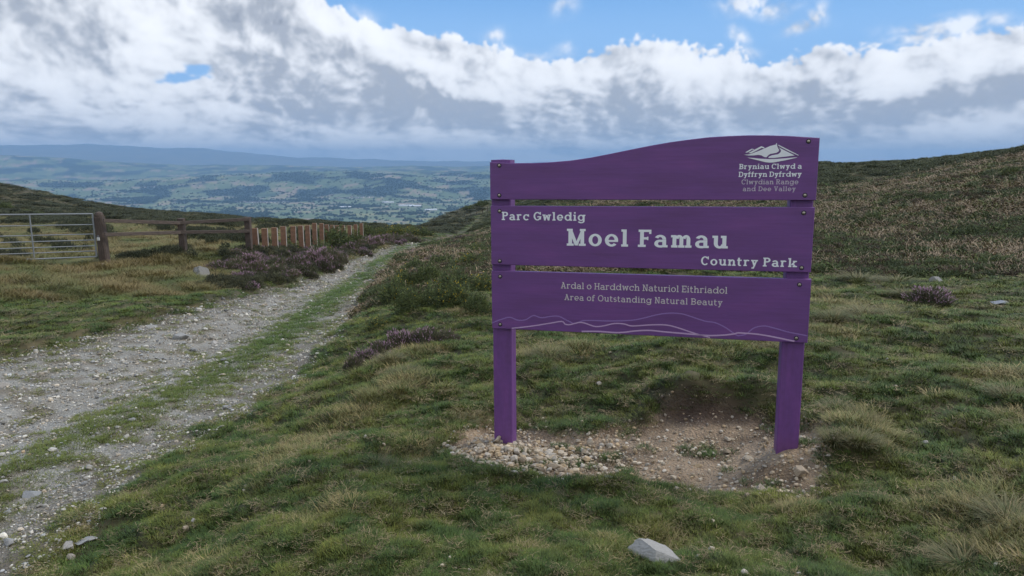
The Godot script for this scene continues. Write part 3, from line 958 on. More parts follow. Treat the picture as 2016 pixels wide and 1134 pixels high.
func ring(cx: float, cy: float, rx: float, ry: float, a0: float, a1: float) -> void:
	var n := maxi(3, int(absf(a1 - a0) / 18.0))
	var z0 := g_z
	for i in n:
		var t0 := deg_to_rad(lerpf(a0, a1, float(i) / n))
		var t1 := deg_to_rad(lerpf(a0, a1, float(i + 1) / n))
		var o0 := Vector2(cx + cos(t0) * rx, cy + sin(t0) * ry)
		var o1 := Vector2(cx + cos(t1) * rx, cy + sin(t1) * ry)
		var i0 := Vector2(cx + cos(t0) * (rx - S), cy + sin(t0) * (ry - T))
		var i1 := Vector2(cx + cos(t1) * (rx - S), cy + sin(t1) * (ry - T))
		g_z = z0
		quad2(i0, o0, o1, i1)
	g_z = z0 + 0.00003

func diag(x0: float, y0: float, x1: float, y1: float, w: float) -> void:
	quad2(Vector2(x0, y0), Vector2(x0 + w, y0), Vector2(x1 + w, y1), Vector2(x1, y1))

func foot(x: float, e: float, y: float = 0.0) -> void:
	bx(x - e, y, x + S + e, y + T)

func glyph(ch: String) -> float:
	# draws one letter at the pen and returns its width; cap height 1
	var e := 0.09
	var ow := 0.62 + 0.75 * S
	g_z = 0.0012
	match ch:
		"l":
			bx(e, T, e + S, 1); bx(0, 1 - T, e, 1); bx(0, 0, 2 * e + S, T)
			return 2 * e + S
		"i":
			bx(e, T, e + S, XH); bx(0, XH - T, e, XH); bx(0, 0, 2 * e + S, T); bx(e, 0.84, e + S, 0.84 + maxf(S * 0.85, 0.13))
			return 2 * e + S
		"o":
			ring(ow / 2, XH / 2, ow / 2, XH / 2 + 0.015, 0, 360)
			return ow
		"c":
			ring(ow / 2, XH / 2, ow / 2, XH / 2 + 0.015, 38, 318); bx(ow - S * 0.95, XH * 0.62, ow - S * 0.25, XH)
			return ow * 0.95
		"e":
			ring(ow / 2, XH / 2, ow / 2, XH / 2 + 0.015, 0, 318); bx(S * 0.6, XH * 0.5 - T * 0.7, ow - 0.01, XH * 0.5 + T * 0.15)
			return ow
		"a":
			var w := 0.52 + 0.7 * S
			bx(w - S, T, w, XH * 0.62); bx(w - S, 0, w + e, T)
			ring(w * 0.5, XH - 0.26, w * 0.5, 0.27, 0, 155)
			ring(w * 0.45, 0.21, w * 0.45, 0.225, 90, 270)
			bx(w * 0.45, 0.435 - T, w - S * 0.5, 0.435); bx(w * 0.45, -0.015, w - S, T - 0.015)
			return w + e
		"n", "h":
			var w := 0.46 + 1.0 * S
			bx(e, T, e + S, 1.0 if ch == "h" else XH); bx(0, (1.0 if ch == "h" else XH) - T, e, 1.0 if ch == "h" else XH); foot(e, e)
			ring(e + S * 0.6 + (w - S * 0.6) / 2, XH - 0.27, (w - S * 0.6) / 2, 0.285, 0, 165)
			bx(e + w - S, T, e + w, XH - 0.27); foot(e + w - S, e)
			return w + 2 * e
		"m":
			var w := 0.40 + 0.95 * S
			bx(e, T, e + S, XH); bx(0, XH - T, e, XH); foot(e, e * 0.8)
			for k in 2:
				var o := e + k * (w - S)
				ring(o + S * 0.6 + (w - S * 0.6) / 2, XH - 0.25, (w - S * 0.6) / 2, 0.265, 0, 165)
				bx(o + w - S, T, o + w, XH - 0.25); foot(o + w - S, e * 0.8)
			return 2 * w - S + 2 * e
		"u":
			var w := 0.46 + 1.0 * S
			bx(e, 0.27, e + S, XH); bx(0, XH - T, e, XH)
			ring(e + w / 2 - S * 0.1, 0.27, w / 2 - S * 0.1, 0.285, 180, 345)
			bx(e + w - S, T, e + w, XH); bx(e + w - S - e, XH - T, e + w - S, XH); bx(e + w - S, 0, e + w + e, T)
			return w + 2 * e
		"r":
			bx(e, T, e + S, XH); bx(0, XH - T, e, XH); foot(e, e)
			ring(e + S * 0.5 + 0.22, XH - 0.24, 0.22 + S * 0.3, 0.255, 35, 150)
			return e + S + 0.36
		"d", "g":
			var w := ow + 0.02
			ring(w / 2, XH / 2, w / 2, XH / 2 + 0.015, 0, 360)
			if ch == "d":
				bx(w - S * 0.85, T, w + S * 0.15, 1); bx(w - S * 0.85 - e, 1 - T, w - S * 0.85, 1); bx(w - S * 0.85, 0, w + S * 0.15 + e, T)
			else:
				bx(w - S * 0.85, -0.06, w + S * 0.15, XH); bx(w + S * 0.15, XH - T, w + S * 0.15 + e, XH)
				ring(w / 2 + S * 0.07, -0.04, w / 2 + S * 0.08, 0.25, 195, 360)
			return w + e
		"f":
			bx(e, T, e + S, 0.75); foot(e, e); bx(0, XH - T, e + S + 0.2, XH)
			ring(e + 0.25, 0.75, 0.25, 0.265, 45, 180)
			return e + S + 0.24
		"t":
			bx(e, 0.2, e + S, 0.92); bx(0, XH - T, e + S + 0.2, XH)
			ring(e + 0.22, 0.2, 0.22, 0.215, 180, 320)
			return e + S + 0.25
		"k":
			bx(e, T, e + S, 1); bx(0, 1 - T, e, 1); foot(e, e * 0.8)
			diag(e + S, 0.22, e + S + 0.26, XH - T, S * 1.05); diag(e + S + 0.3, T, e + S + 0.08, 0.42, S * 1.05)
			bx(e + S + 0.2, XH - T, e + 2 * S + 0.42, XH); bx(e + S + 0.2, 0, e + 2 * S + 0.46, T)
			return e + 2 * S + 0.46
		"s":
			var w := 0.42 + 0.6 * S
			ring(w / 2, XH * 0.75 - T * 0.25, w / 2, XH * 0.25 + T * 0.25 + 0.015, 30, 270)
			ring(w / 2, XH * 0.25 + T * 0.25, w / 2, XH * 0.25 + T * 0.25 + 0.015, -150, 90)
			return w
		"w":
			var w := 0.9 + 0.8 * S
			var d := S * 1.02
			diag(w * 0.25 - d * 0.3, 0, e, XH - T, d); diag(w * 0.25 - d * 0.3, 0, w * 0.5 - d * 0.5, XH - T * 0.5, d * 0.8)
			diag(w * 0.75 - d * 0.7, 0, w * 0.5 - d * 0.5, XH - T * 0.5, d); diag(w * 0.75 - d * 0.5, 0, w - e - d, XH - T, d * 0.8)
			bx(0, XH - T, d + 2 * e, XH); bx(w - d - 2 * e, XH - T, w, XH)
			return w
		"y":
			var w := 0.62 + 0.6 * S
			var d := S * 1.02
			diag(w * 0.5 - d * 0.4, 0, e, XH - T, d); diag(w * 0.36 - d * 0.5, -0.25, w - e - d * 0.9, XH - T, d * 0.85)
			bx(0, XH - T, d + 2 * e, XH); bx(w - d - 2 * e, XH - T, w, XH); bx(w * 0.1, -0.27, w * 0.36 + d * 0.3, -0.27 + T)
			return w
		"P", "B", "R", "D":
			var w := 0.58 + 0.55 * S
			bx(e, T, e + S, 1 - T); bx(0, 1 - T, e + w * 0.55, 1); 
			if ch == "D":
				w = 0.68 + 0.6 * S
				bx(0, 0, e + w * 0.5, T); bx(e + S, 1 - T, e + w * 0.5, 1); ring(e + w * 0.45, 0.5, w * 0.55, 0.5, -90, 90)
				return w + e
			ring(e + w * 0.5, 0.73, w * 0.5, 0.27, -90, 90)
			bx(e + S, 0.46, e + w * 0.5, 0.46 + T)
			if ch == "P":
				foot(e, e * 1.2)
				return w + e
			if ch == "B":
				bx(0, 0, e + w * 0.55, T); ring(e + w * 0.53, 0.275, w * 0.53, 0.275, -90, 90)
				return w * 1.06 + e
			foot(e, e); diag(e + w * 0.72, T, e + w * 0.4, 0.48, S * 1.05); bx(e + w * 0.68, 0, e + w * 0.72 + S * 1.1 + e, T)
			return w * 0.75 + S * 1.1 + 2 * e
		"M":
			var w := 0.92 + 0.9 * S
			for x in [e, w - e - S]:
				bx(x, T, x + S, 1 - T); foot(x, e * 1.1)
			bx(0, 1 - T, e + S + 0.04, 1); bx(w - e - S - 0.04, 1 - T, w, 1)
			diag(w * 0.5 - S * 0.4, 0.02, e + S * 0.1, 1 - T * 0.5, S * 0.95); diag(w * 0.5 - S * 0.4, 0.02, w - e - S * 0.85, 1 - T * 0.5, S * 0.8)
			return w
		"N":
			var w := 0.72 + 0.7 * S
			bx(e, T, e + S * 0.85, 1 - T); bx(w - e - S * 0.85, 0, w - e, 1 - T); foot(e, e); bx(0, 1 - T, e + S, 1); bx(w - 2.2 * e - S, 1 - T, w, 1)
			diag(w - e - S * 1.1, 0, e, 1 - T * 0.4, S * 1.05)
			return w
		"H":
			var w := 0.74 + 0.75 * S
			for x in [e, w - e - S]:
				bx(x, T, x + S, 1 - T); foot(x, e); foot(x, e, 1 - T)
			bx(e + S, 0.5 - T / 2, w - e - S, 0.5 + T / 2)
			return w
		"A":
			var w := 0.74 + 0.7 * S
			diag(e, T, w * 0.5 - S * 0.55, 1 - T, S * 0.9); diag(w - e - S, T, w * 0.5 - S * 0.45, 1 - T, S)
			bx(0, 0, 2 * e + S, T); bx(w - 2 * e - S, 0, w, T); bx(w * 0.5 - S * 0.55 - e, 1 - T, w * 0.5 + S * 0.55, 1); bx(w * 0.24, 0.3, w * 0.76, 0.3 + T * 0.85)
			return w
		"V":
			var w := 0.72 + 0.7 * S
			diag(w * 0.5 - S * 0.4, 0, e, 1 - T, S); diag(w * 0.5 - S * 0.55, 0, w - e - S, 1 - T, S * 0.9)
			bx(0, 1 - T, 2 * e + S, 1); bx(w - 2 * e - S, 1 - T, w, 1)
			return w
		"E", "F":
			var w := 0.62 + 0.5 * S
			bx(e, T, e + S, 1 - T); bx(0, 1 - T, w, 1); bx(w - maxf(T, S * 0.6), 0.76, w, 1 - T); bx(e + S, 0.5 - T / 2, w * 0.78, 0.5 + T / 2); bx(w * 0.78 - T * 0.6, 0.4, w * 0.78, 0.6)
			if ch == "E":
				bx(0, 0, w, T); bx(w - maxf(T, S * 0.6), T, w, 0.26)
			else:
				foot(e, e * 1.3)
			return w
		"O":
			ring(0.42 + S * 0.25, 0.5, 0.42 + S * 0.25, 0.515, 0, 360)
			return 0.84 + S * 0.5
		"C":
			var w := 0.8 + S * 0.4
			ring(w / 2, 0.5, w / 2, 0.515, 40, 318); bx(w - S * 0.8, 0.66, w - S * 0.15, 1.0)
			return w
		"G":
			var w := 0.84 + S * 0.4
			ring(w / 2, 0.5, w / 2, 0.515, 40, 335); bx(w - S * 0.8, 0.68, w - S * 0.15, 1.0); bx(w - S * 0.95, 0.1, w - S * 0.1, 0.5); bx(w * 0.5, 0.5 - T, w + 0.02, 0.5)
			return w
	return 0.3

func line_of_text(words: String, x0: float, x1: float, y: float, cap: float, stem: float, thin: float) -> ArrayMesh:
	S = stem
	T = thin
	var natural := 0.0
	var gaps := 0
	for pass_ in 2:
		g_st = begin()
		g_k = cap
		g_y = y
		g_x = x0
		var extra := 0.0
		if pass_ == 1:
			extra = (x1 - x0 - natural) / maxf(1.0, gaps)
		for i in words.length():
			var ch := words[i]
			if ch == " ":
				g_x += 0.33 * cap + extra
			else:
				g_x += glyph(ch) * cap + (0.09 * cap + extra if i < words.length() - 1 else 0.0)
			if pass_ == 0 and i < words.length() - 1:
				gaps += 1
		natural = g_x - x0 if pass_ == 0 else natural
	return g_st.commit()

func ribbon(pts: Array, w: float, h: float) -> ArrayMesh:
	g_st = begin()
	g_x = 0.0
	g_y = 0.0
	g_k = 1.0
	var c := Curve2D.new()
	for i in pts.size():
		var a: Vector2 = pts[maxi(i - 1, 0)]
		var b: Vector2 = pts[mini(i + 1, pts.size() - 1)]
		c.add_point(pts[i], -(b - a) / 6.0, (b - a) / 6.0)
	c.bake_interval = 0.012
	var q := c.get_baked_points()
	var l := []
	var r := []
	for i in q.size():
		var d := (q[mini(i + 1, q.size() - 1)] - q[maxi(i - 1, 0)]).normalized()
		l.append(q[i] + Vector2(-d.y, d.x) * w)
		r.append(q[i] - Vector2(-d.y, d.x) * w)
	for i in q.size() - 1:
		g_z = h
		quad2(r[i], r[i + 1], l[i + 1], l[i])
	return g_st.commit()

func slab(pts: PackedVector2Array, z0: float, z1: float, bev: float) -> ArrayMesh:
	# an upright plate with a chamfered front; pts anticlockwise seen from the front
	var st := begin()
	var n := pts.size()
	var ins := PackedVector2Array()
	for i in n:
		var a := (pts[i] - pts[(i + n - 1) % n]).normalized()
		var b := (pts[(i + 1) % n] - pts[i]).normalized()
		var na := Vector2(-a.y, a.x)
		var nb := Vector2(-b.y, b.x)
		var m := (na + nb).normalized()
		ins.append(pts[i] + m * bev / maxf(0.3, m.dot(na)))
	var w := [Color.WHITE, Color.WHITE, Color.WHITE]
	var ix := Geometry2D.triangulate_polygon(ins)
	for i in range(0, ix.size(), 3):
		var p := [ins[ix[i]], ins[ix[i + 1]], ins[ix[i + 2]]]
		tri_n(st, [Vector3(p[0].x, p[0].y, z1), Vector3(p[1].x, p[1].y, z1), Vector3(p[2].x, p[2].y, z1)], Vector3(0, 0, 1), w)
		tri_n(st, [Vector3(p[0].x, p[0].y, z0), Vector3(p[2].x, p[2].y, z0), Vector3(p[1].x, p[1].y, z0)], Vector3(0, 0, -1), w)
	for i in n:
		var j := (i + 1) % n
		var e := pts[j] - pts[i]
		var m := Vector3(e.y, -e.x, 0).normalized()
		var zb := z0 + bev
		for lay in [[ins[i], ins[j], pts[i], pts[j], z0, zb, (m - Vector3(0, 0, 1)).normalized()], [pts[i], pts[j], pts[i], pts[j], zb, z1 - bev, m], [pts[i], pts[j], ins[i], ins[j], z1 - bev, z1, (m + Vector3(0, 0, 1)).normalized()]]:
			var A := Vector3(lay[0].x, lay[0].y, lay[4])
			var B := Vector3(lay[1].x, lay[1].y, lay[4])
			var C := Vector3(lay[3].x, lay[3].y, lay[5])
			var D := Vector3(lay[2].x, lay[2].y, lay[5])
			tri_n(st, [A, C, B], lay[6], w)
			tri_n(st, [A, D, C], lay[6], w)
	return st.commit()

func beam(x0: float, x1: float, y0: float, y1: float, z0: float, z1: float, bev: float) -> ArrayMesh:
	return slab(PackedVector2Array([Vector2(x0, y0), Vector2(x1, y0), Vector2(x1, y1), Vector2(x0, y1)]), z0, z1, bev)

func lathe(prof: Array, seg: int) -> ArrayMesh:
	var st := begin()
	var w := [Color.WHITE, Color.WHITE, Color.WHITE]
	for k in seg:
		var a0 := TAU * k / seg
		var a1 := TAU * (k + 1) / seg
		for i in prof.size() - 1:
			var p: Vector2 = prof[i]
			var q: Vector2 = prof[i + 1]
			var A := Vector3(cos(a0) * p.x, p.y, sin(a0) * p.x)
			var B := Vector3(cos(a1) * p.x, p.y, sin(a1) * p.x)
			var C := Vector3(cos(a1) * q.x, q.y, sin(a1) * q.x)
			var D := Vector3(cos(a0) * q.x, q.y, sin(a0) * q.x)
			var am := (a0 + a1) / 2
			var e := q - p
			var n := Vector3(cos(am) * e.y, -e.x, sin(am) * e.y).normalized()
			tri_n(st, [A, B, C], n, w)
			tri_n(st, [A, C, D], n, w)
	return st.commit()

func tube(a: Vector3, b: Vector3, r: float, seg: int = 8) -> ArrayMesh:
	var st := begin()
	var d := (b - a).normalized()
	var s := d.cross(Vector3(0.21, 0.9, 0.37)).normalized()
	var t := d.cross(s)
	var w := [Color.WHITE, Color.WHITE, Color.WHITE]
	for k in seg:
		var n0 := s * cos(TAU * k / seg) + t * sin(TAU * k / seg)
		var n1 := s * cos(TAU * (k + 1) / seg) + t * sin(TAU * (k + 1) / seg)
		var n := (n0 + n1).normalized()
		tri_n(st, [a + n0 * r, b + n1 * r, a + n1 * r], n, w)
		tri_n(st, [a + n0 * r, b + n0 * r, b + n1 * r], n, w)
		tri_n(st, [a, a + n0 * r, a + n1 * r], -d, w)
		tri_n(st, [b, b + n1 * r, b + n0 * r], d, w)
	return st.commit()

# ---------------------------------------------------------------- the sign
func paint_tex() -> ImageTexture:
	# weathered paint: grain, faded patches, scuffs and specks
	var im := Image.create(768, 384, false, Image.FORMAT_RGB8)
	var blot := noise(74, 0.007, 4)
	var grain := noise(75, 0.05, 3)
	for y in 384:
		for x in 768:
			var g := grain.get_noise_2d(x * 0.12, y * 2.2) * 0.035
			var b := blot.get_noise_2d(x * 0.6, y * 1.6)
			var v := 0.765 + g + b * 0.05
			im.set_pixel(x, y, Color(v + maxf(b, 0.0) * 0.05, v, v + minf(b, 0.0) * 0.03))
	for k in 70:
		var x := rng.randi() % 740
		var y := rng.randi() % 380
		var l := 1 + rng.randi() % (3 if k % 3 else 16)
		var c := rnd(0.8, 0.95) if k % 4 else 0.6
		for i in l:
			im.set_pixel(x + i, y + (i / 5) % 2, Color(c, c, c))
	return ImageTexture.create_from_image(im)

func make_sign() -> void:
	var paint := surf(lin(0.27, 0.102, 0.39), 0.5)
	tri(paint, paint_tex(), Vector3(0.5, 1.6, 1.6), false)
	paint.heightmap_enabled = true
	paint.heightmap_texture = noise_tex(72, 0.04, 4, 0, 1)
	paint.heightmap_scale = 0.04
	var post_paint: StandardMaterial3D = paint.duplicate()
	post_paint.vertex_color_use_as_albedo = true
	post_paint.uv1_scale = Vector3(5, 0.5, 5)
	var white := surf(lin(0.8, 0.82, 0.83), 0.6)
	var worn := surf(lin(0.62, 0.57, 0.54), 0.7)
	var faded := surf(lin(0.74, 0.66, 0.73), 0.7)
	tri(faded, noise_tex(73, 0.05, 3, 0.8, 1.0), Vector3(9, 9, 9), false)
	var lilac := surf(lin(0.27, 0.155, 0.40), 0.6)
	var pink := surf(lin(0.50, 0.33, 0.52), 0.6)
	var steel := surf(lin(0.42, 0.38, 0.30), 0.35, false, 0.9)
	var dark := surf(lin(0.03, 0.02, 0.04), 0.7)
	var a := Vector3(0.97129, 0.0089, 0.23775)
	var b := Vector3(-0.0075, 0.99995, -0.00678)
	var n := Vector3(-0.2378, 0.0048, 0.9713)
	var root := base("park_sign", Vector3.ZERO)
	tag(root, "purple three-board wooden country park sign with white lettering on two square posts", "sign")
	root.transform = Transform3D(Basis(a, b, n), Vector3(-0.1299, 0.6146, -4.4693) + b * -0.75)
	var U := 0.75
	# posts, with earth splashed up on their feet
	for p in [[-0.003, 0.121, 1.068, -0.77], [1.768, 1.893, 1.12, -0.69]]:
		var m := beam(p[0], p[1], p[3] + U - 0.5, p[2] + U, -0.162, -0.036, 0.006)
		var st := begin()
		# split into bands so that the dirt has an edge of its own
		var ys := [p[3] + U - 0.5, p[3] + U + 0.02, p[3] + U + 0.07, p[3] + U + 0.13, p[2] + U]
		var ct := [Color(2.4, 4.2, 0.85), Color(2.4, 4.2, 0.85), Color(1.3, 1.8, 0.95), Color(1.05, 1.1, 1.0), Color.WHITE]
		if p[0] < 1.0:
			ct = [Color(1.2, 1.4, 1.0), Color(1.1, 1.2, 1.0), Color(1.03, 1.06, 1.0), Color.WHITE, Color.WHITE]
		var c := [Vector2(p[0], -0.036), Vector2(p[1], -0.036), Vector2(p[1], -0.162), Vector2(p[0], -0.162)]
		var bev := 0.006
		var oct := []
		for i in 4:
			var q: Vector2 = c[i]
			var dn: Vector2 = (c[(i + 1) % 4] - q).normalized()
			var dp: Vector2 = (c[(i + 3) % 4] - q).normalized()
			oct.append(q + dp * bev)
			oct.append(q + dn * bev)
		for i in 8:
			var q: Vector2 = oct[i]
			var r: Vector2 = oct[(i + 1) % 8]
			var e := r - q
			var nn := Vector3(-e.y, 0, e.x).normalized()
			if nn.dot(Vector3(q.x - (p[0] + p[1]) / 2, 0, q.y + 0.099)) < 0:
				nn = -nn
			for k in 4:
				var A := Vector3(q.x, ys[k], q.y)
				var B := Vector3(r.x, ys[k], r.y)
				var C := Vector3(r.x, ys[k + 1], r.y)
				var D := Vector3(q.x, ys[k + 1], q.y)
				tri_n(st, [A, C, B], nn, [ct[k], ct[k + 1], ct[k]])
				tri_n(st, [A, D, C], nn, [ct[k], ct[k + 1], ct[k + 1]])
			var w := [Color.WHITE, Color.WHITE, Color.WHITE]
			tri_n(st, [Vector3(q.x, ys[4], q.y), Vector3((p[0] + p[1]) / 2, ys[4] + 0.004, -0.099), Vector3(r.x, ys[4], r.y)], Vector3.UP, w)
		part("post", st.commit(), post_paint, root)
	# boards
	var top := PackedVector2Array([Vector2(0, 0.824 + U), Vector2(1.9, 0.824 + U), Vector2(1.9, 1.168 + U)])
	var cv := [Vector2(1.731, 1.182), Vector2(1.626, 1.187), Vector2(1.52, 1.189), Vector2(1.414, 1.187), Vector2(1.305, 1.182), Vector2(1.196, 1.171), Vector2(1.085, 1.157), Vector2(0.973, 1.139), Vector2(0.859, 1.118), Vector2(0.744, 1.096), Vector2(0.627, 1.075), Vector2(0.508, 1.059), Vector2(0.387, 1.05), Vector2(0.265, 1.046), Vector2(0.134, 1.047), Vector2(0, 1.054)]
	for q in cv:
		top.append(Vector2(q.x, q.y + U))
	var outline := [top, PackedVector2Array([Vector2(0.002, 0.4138 + U), Vector2(1.897, 0.4138 + U), Vector2(1.897, 0.7844 + U), Vector2(0.002, 0.7844 + U)]), PackedVector2Array([Vector2(0.002, U), Vector2(1.902, U), Vector2(1.902, 0.374 + U), Vector2(0.002, 0.374 + U)])]
	var says := [
		[["Bryniau Clwyd a", 1.479, 1.815, 1.0, 0.029, 0.19, 0.14, white], ["Dyffryn Dyfrdwy", 1.478, 1.816, 0.956, 0.029, 0.19, 0.14, white], ["Clwydian Range", 1.496, 1.801, 0.914, 0.027, 0.13, 0.11, faded], ["and Dee Valley", 1.505, 1.789, 0.8755, 0.026, 0.13, 0.11, faded]],
		[["Parc Gwledig", 0.074, 0.597, 0.6965, 0.0515, 0.2, 0.135, white], ["Moel Famau", 0.486, 1.435, 0.5435, 0.1035, 0.215, 0.13, white], ["Country Park", 1.287, 1.82, 0.4425, 0.0515, 0.2, 0.135, white]],
		[["Ardal o Harddwch Naturiol Eithriadol", 0.449, 1.443, 0.2755, 0.0395, 0.125, 0.1, worn], ["Area of Outstanding Natural Beauty", 0.472, 1.418, 0.2025, 0.0375, 0.125, 0.1, worn]]]
	var bolts := [[0.061, 1.033, 0], [0.059, 0.85, 0], [1.842, 1.15, 0], [1.84, 0.852, 0], [0.06, 0.752, 1], [0.058, 0.438, 1], [1.839, 0.753, 1], [1.845, 0.4395, 1], [0.059, 0.339, 2], [0.056, 0.028, 2], [1.839, 0.342, 2], [1.839, 0.026, 2]]
	var names := ["purple top board with wavy upper edge and mountain emblem", "purple middle board with the large white park name", "purple bottom board with grooved hill lines"]
	var cup := lathe([Vector2(0.0135, 0.0), Vector2(0.0135, 0.0012), Vector2(0.0, 0.0013)], 14)
	var head := lathe([Vector2(0.0085, 0.0014), Vector2(0.0075, 0.004), Vector2(0.004, 0.0058), Vector2(0.0, 0.0062)], 12)
	var over := surf(lin(0.055, 0.03, 0.08), 0.7)
	for k in 3:
		var bd := part("board", slab(outline[k], -0.035, 0.0, 0.003), paint, root)
		bd.set_meta("label", names[k])
		for s in says[k]:
			part("lettering", line_of_text(s[0], s[1], s[2], s[3] + U, s[4], s[5], s[6]), s[7], bd)
		for s in bolts:
			if s[2] != k:
				continue
			for q in [[cup, dark, "counterbore"], [head, steel, "screw"]]:
				var o := part(q[2], q[0], q[1], bd)
				o.transform = Transform3D(Basis(Vector3.RIGHT, PI / 2), Vector3(s[0], s[1] + U, 0.0003))
		if k == 0:
			for poly in [[Vector2(1.501, 1.081), Vector2(1.528, 1.082), Vector2(1.555, 1.091), Vector2(1.581, 1.101), Vector2(1.611, 1.114), Vector2(1.64, 1.127), Vector2(1.667, 1.134), Vector2(1.671, 1.135), Vector2(1.672, 1.142), Vector2(1.676, 1.142), Vector2(1.677, 1.132), Vector2(1.682, 1.117), Vector2(1.69, 1.105), Vector2(1.687, 1.096), Vector2(1.676, 1.089), Vector2(1.643, 1.083), Vector2(1.631, 1.074), Vector2(1.625, 1.065), Vector2(1.613, 1.066), Vector2(1.596, 1.076), Vector2(1.579, 1.079), Vector2(1.555, 1.076), Vector2(1.528, 1.076)], [Vector2(1.509, 1.094), Vector2(1.527, 1.105), Vector2(1.543, 1.114), Vector2(1.555, 1.111), Vector2(1.554, 1.108), Vector2(1.545, 1.109), Vector2(1.534, 1.1), Vector2(1.517, 1.092)], [Vector2(1.525, 1.089), Vector2(1.561, 1.11), Vector2(1.593, 1.127), Vector2(1.607, 1.122), Vector2(1.612, 1.116), Vector2(1.609, 1.1145), Vector2(1.596, 1.118), Vector2(1.574, 1.105), Vector2(1.541, 1.088)], [Vector2(1.68, 1.1335), Vector2(1.688, 1.132), Vector2(1.738, 1.1055), Vector2(1.795, 1.075), Vector2(1.793, 1.0725), Vector2(1.738, 1.0985), Vector2(1.689, 1.1255)], [Vector2(1.685, 1.12), Vector2(1.691, 1.117), Vector2(1.728, 1.097), Vector2(1.774, 1.0735), Vector2(1.73, 1.068), Vector2(1.664, 1.061), Vector2(1.637, 1.061), Vector2(1.634, 1.064), Vector2(1.638, 1.069), Vector2(1.652, 1.075), Vector2(1.685, 1.081), Vector2(1.698, 1.092), Vector2(1.7, 1.103), Vector2(1.693, 1.112)], [Vector2(1.52, 1.064), Vector2(1.542, 1.063), Vector2(1.597, 1.057), Vector2(1.641, 1.054), Vector2(1.697, 1.056), Vector2(1.747, 1.06), Vector2(1.79, 1.064), Vector2(1.777, 1.059), Vector2(1.725, 1.047), Vector2(1.665, 1.036), Vector2(1.642, 1.035), Vector2(1.618, 1.038), Vector2(1.577, 1.049), Vector2(1.543, 1.058)]]:
				var pv := PackedVector2Array()
				for q in poly:
					pv.append(Vector2(q.x, q.y + U))
				if not Geometry2D.is_polygon_clockwise(pv):
					pass
				else:
					pv.reverse()
				part("emblem", slab(pv, -0.004, 0.0024, 0.0004), white, bd)
		if k == 2:
			for q in [[[Vector2(0.003, 0.036), Vector2(0.068, 0.063), Vector2(0.12, 0.077), Vector2(0.172, 0.061), Vector2(0.223, 0.066), Vector2(0.274, 0.095), Vector2(0.325, 0.083), Vector2(0.388, 0.095), Vector2(0.439, 0.096), Vector2(0.489, 0.073), Vector2(0.539, 0.055), Vector2(0.6, 0.077), Vector2(0.759, 0.081), Vector2(0.879, 0.09), Vector2(0.95, 0.105), Vector2(1.044, 0.133), Vector2(1.114, 0.145), Vector2(1.183, 0.144), Vector2(1.241, 0.129), Vector2(1.322, 0.105), Vector2(1.379, 0.098), Vector2(1.436, 0.074), Vector2(1.505, 0.029), Vector2(1.528, 0.027), Vector2(1.561, 0.038), Vector2(1.603, 0.076), Vector2(1.658, 0.09), Vector2(1.713, 0.081), Vector2(1.79, 0.061), Vector2(1.898, 0.043)], lilac, 0.0032], [[Vector2(0.132, 0.006), Vector2(0.261, 0.026), Vector2(0.388, 0.052), Vector2(0.457, 0.065), Vector2(0.476, 0.049), Vector2(0.508, 0.047), Vector2(0.563, 0.063), Vector2(0.6, 0.061), Vector2(0.662, 0.043), Vector2(0.711, 0.047), Vector2(0.783, 0.066), Vector2(0.844, 0.066), Vector2(0.892, 0.056), Vector2(0.998, 0.067), Vector2(1.092, 0.071), Vector2(1.163, 0.058), Vector2(1.256, 0.03), Vector2(1.355, 0.006)], pink, 0.0035], [[Vector2(0.582, 0.007), Vector2(0.687, 0.012), Vector2(0.809, 0.01), Vector2(0.916, 0.026), Vector2(0.999, 0.033), Vector2(1.093, 0.028), Vector2(1.187, 0.024), Vector2(1.256, 0.021), Vector2(1.348, 0.018), Vector2(1.427, 0.024), Vector2(1.494, 0.035), Vector2(1.51, 0.042), Vector2(1.549, 0.042), Vector2(1.627, 0.039), Vector2(1.715, 0.027), Vector2(1.83, 0.007)], pink, 0.0042]]:
				var sh := []
				for v in q[0]:
					sh.append(Vector2(v.x, v.y + U))
				part("hill_line", ribbon(sh, q[2], 0.0009 if q[1] == lilac else 0.0011), q[1], bd)

# ---------------------------------------------------------------- fences, gate, wooden posts
func wood_mat(c: Color, sd: int, vertical: bool) -> StandardMaterial3D:
	var m := surf(c.linear_to_srgb(), 0.85)
	tri(m, noise_tex(sd, 0.03, 5, 0.55, 1.0, 256), Vector3(7, 0.6, 7) if vertical else Vector3(0.6, 7, 7), false)
	m.heightmap_enabled = true
	m.heightmap_texture = noise_tex(sd + 1, 0.05, 4, 0, 1, 256)
	m.heightmap_scale = 0.4
	return m

func framed(called: String, p: Vector3, q: Vector3) -> Node3D:
	# a thing whose own x axis runs level from p towards q
	var o := base(called, p)
	o.rotation.y = atan2(-(q.z - p.z), q.x - p.x)
	return o

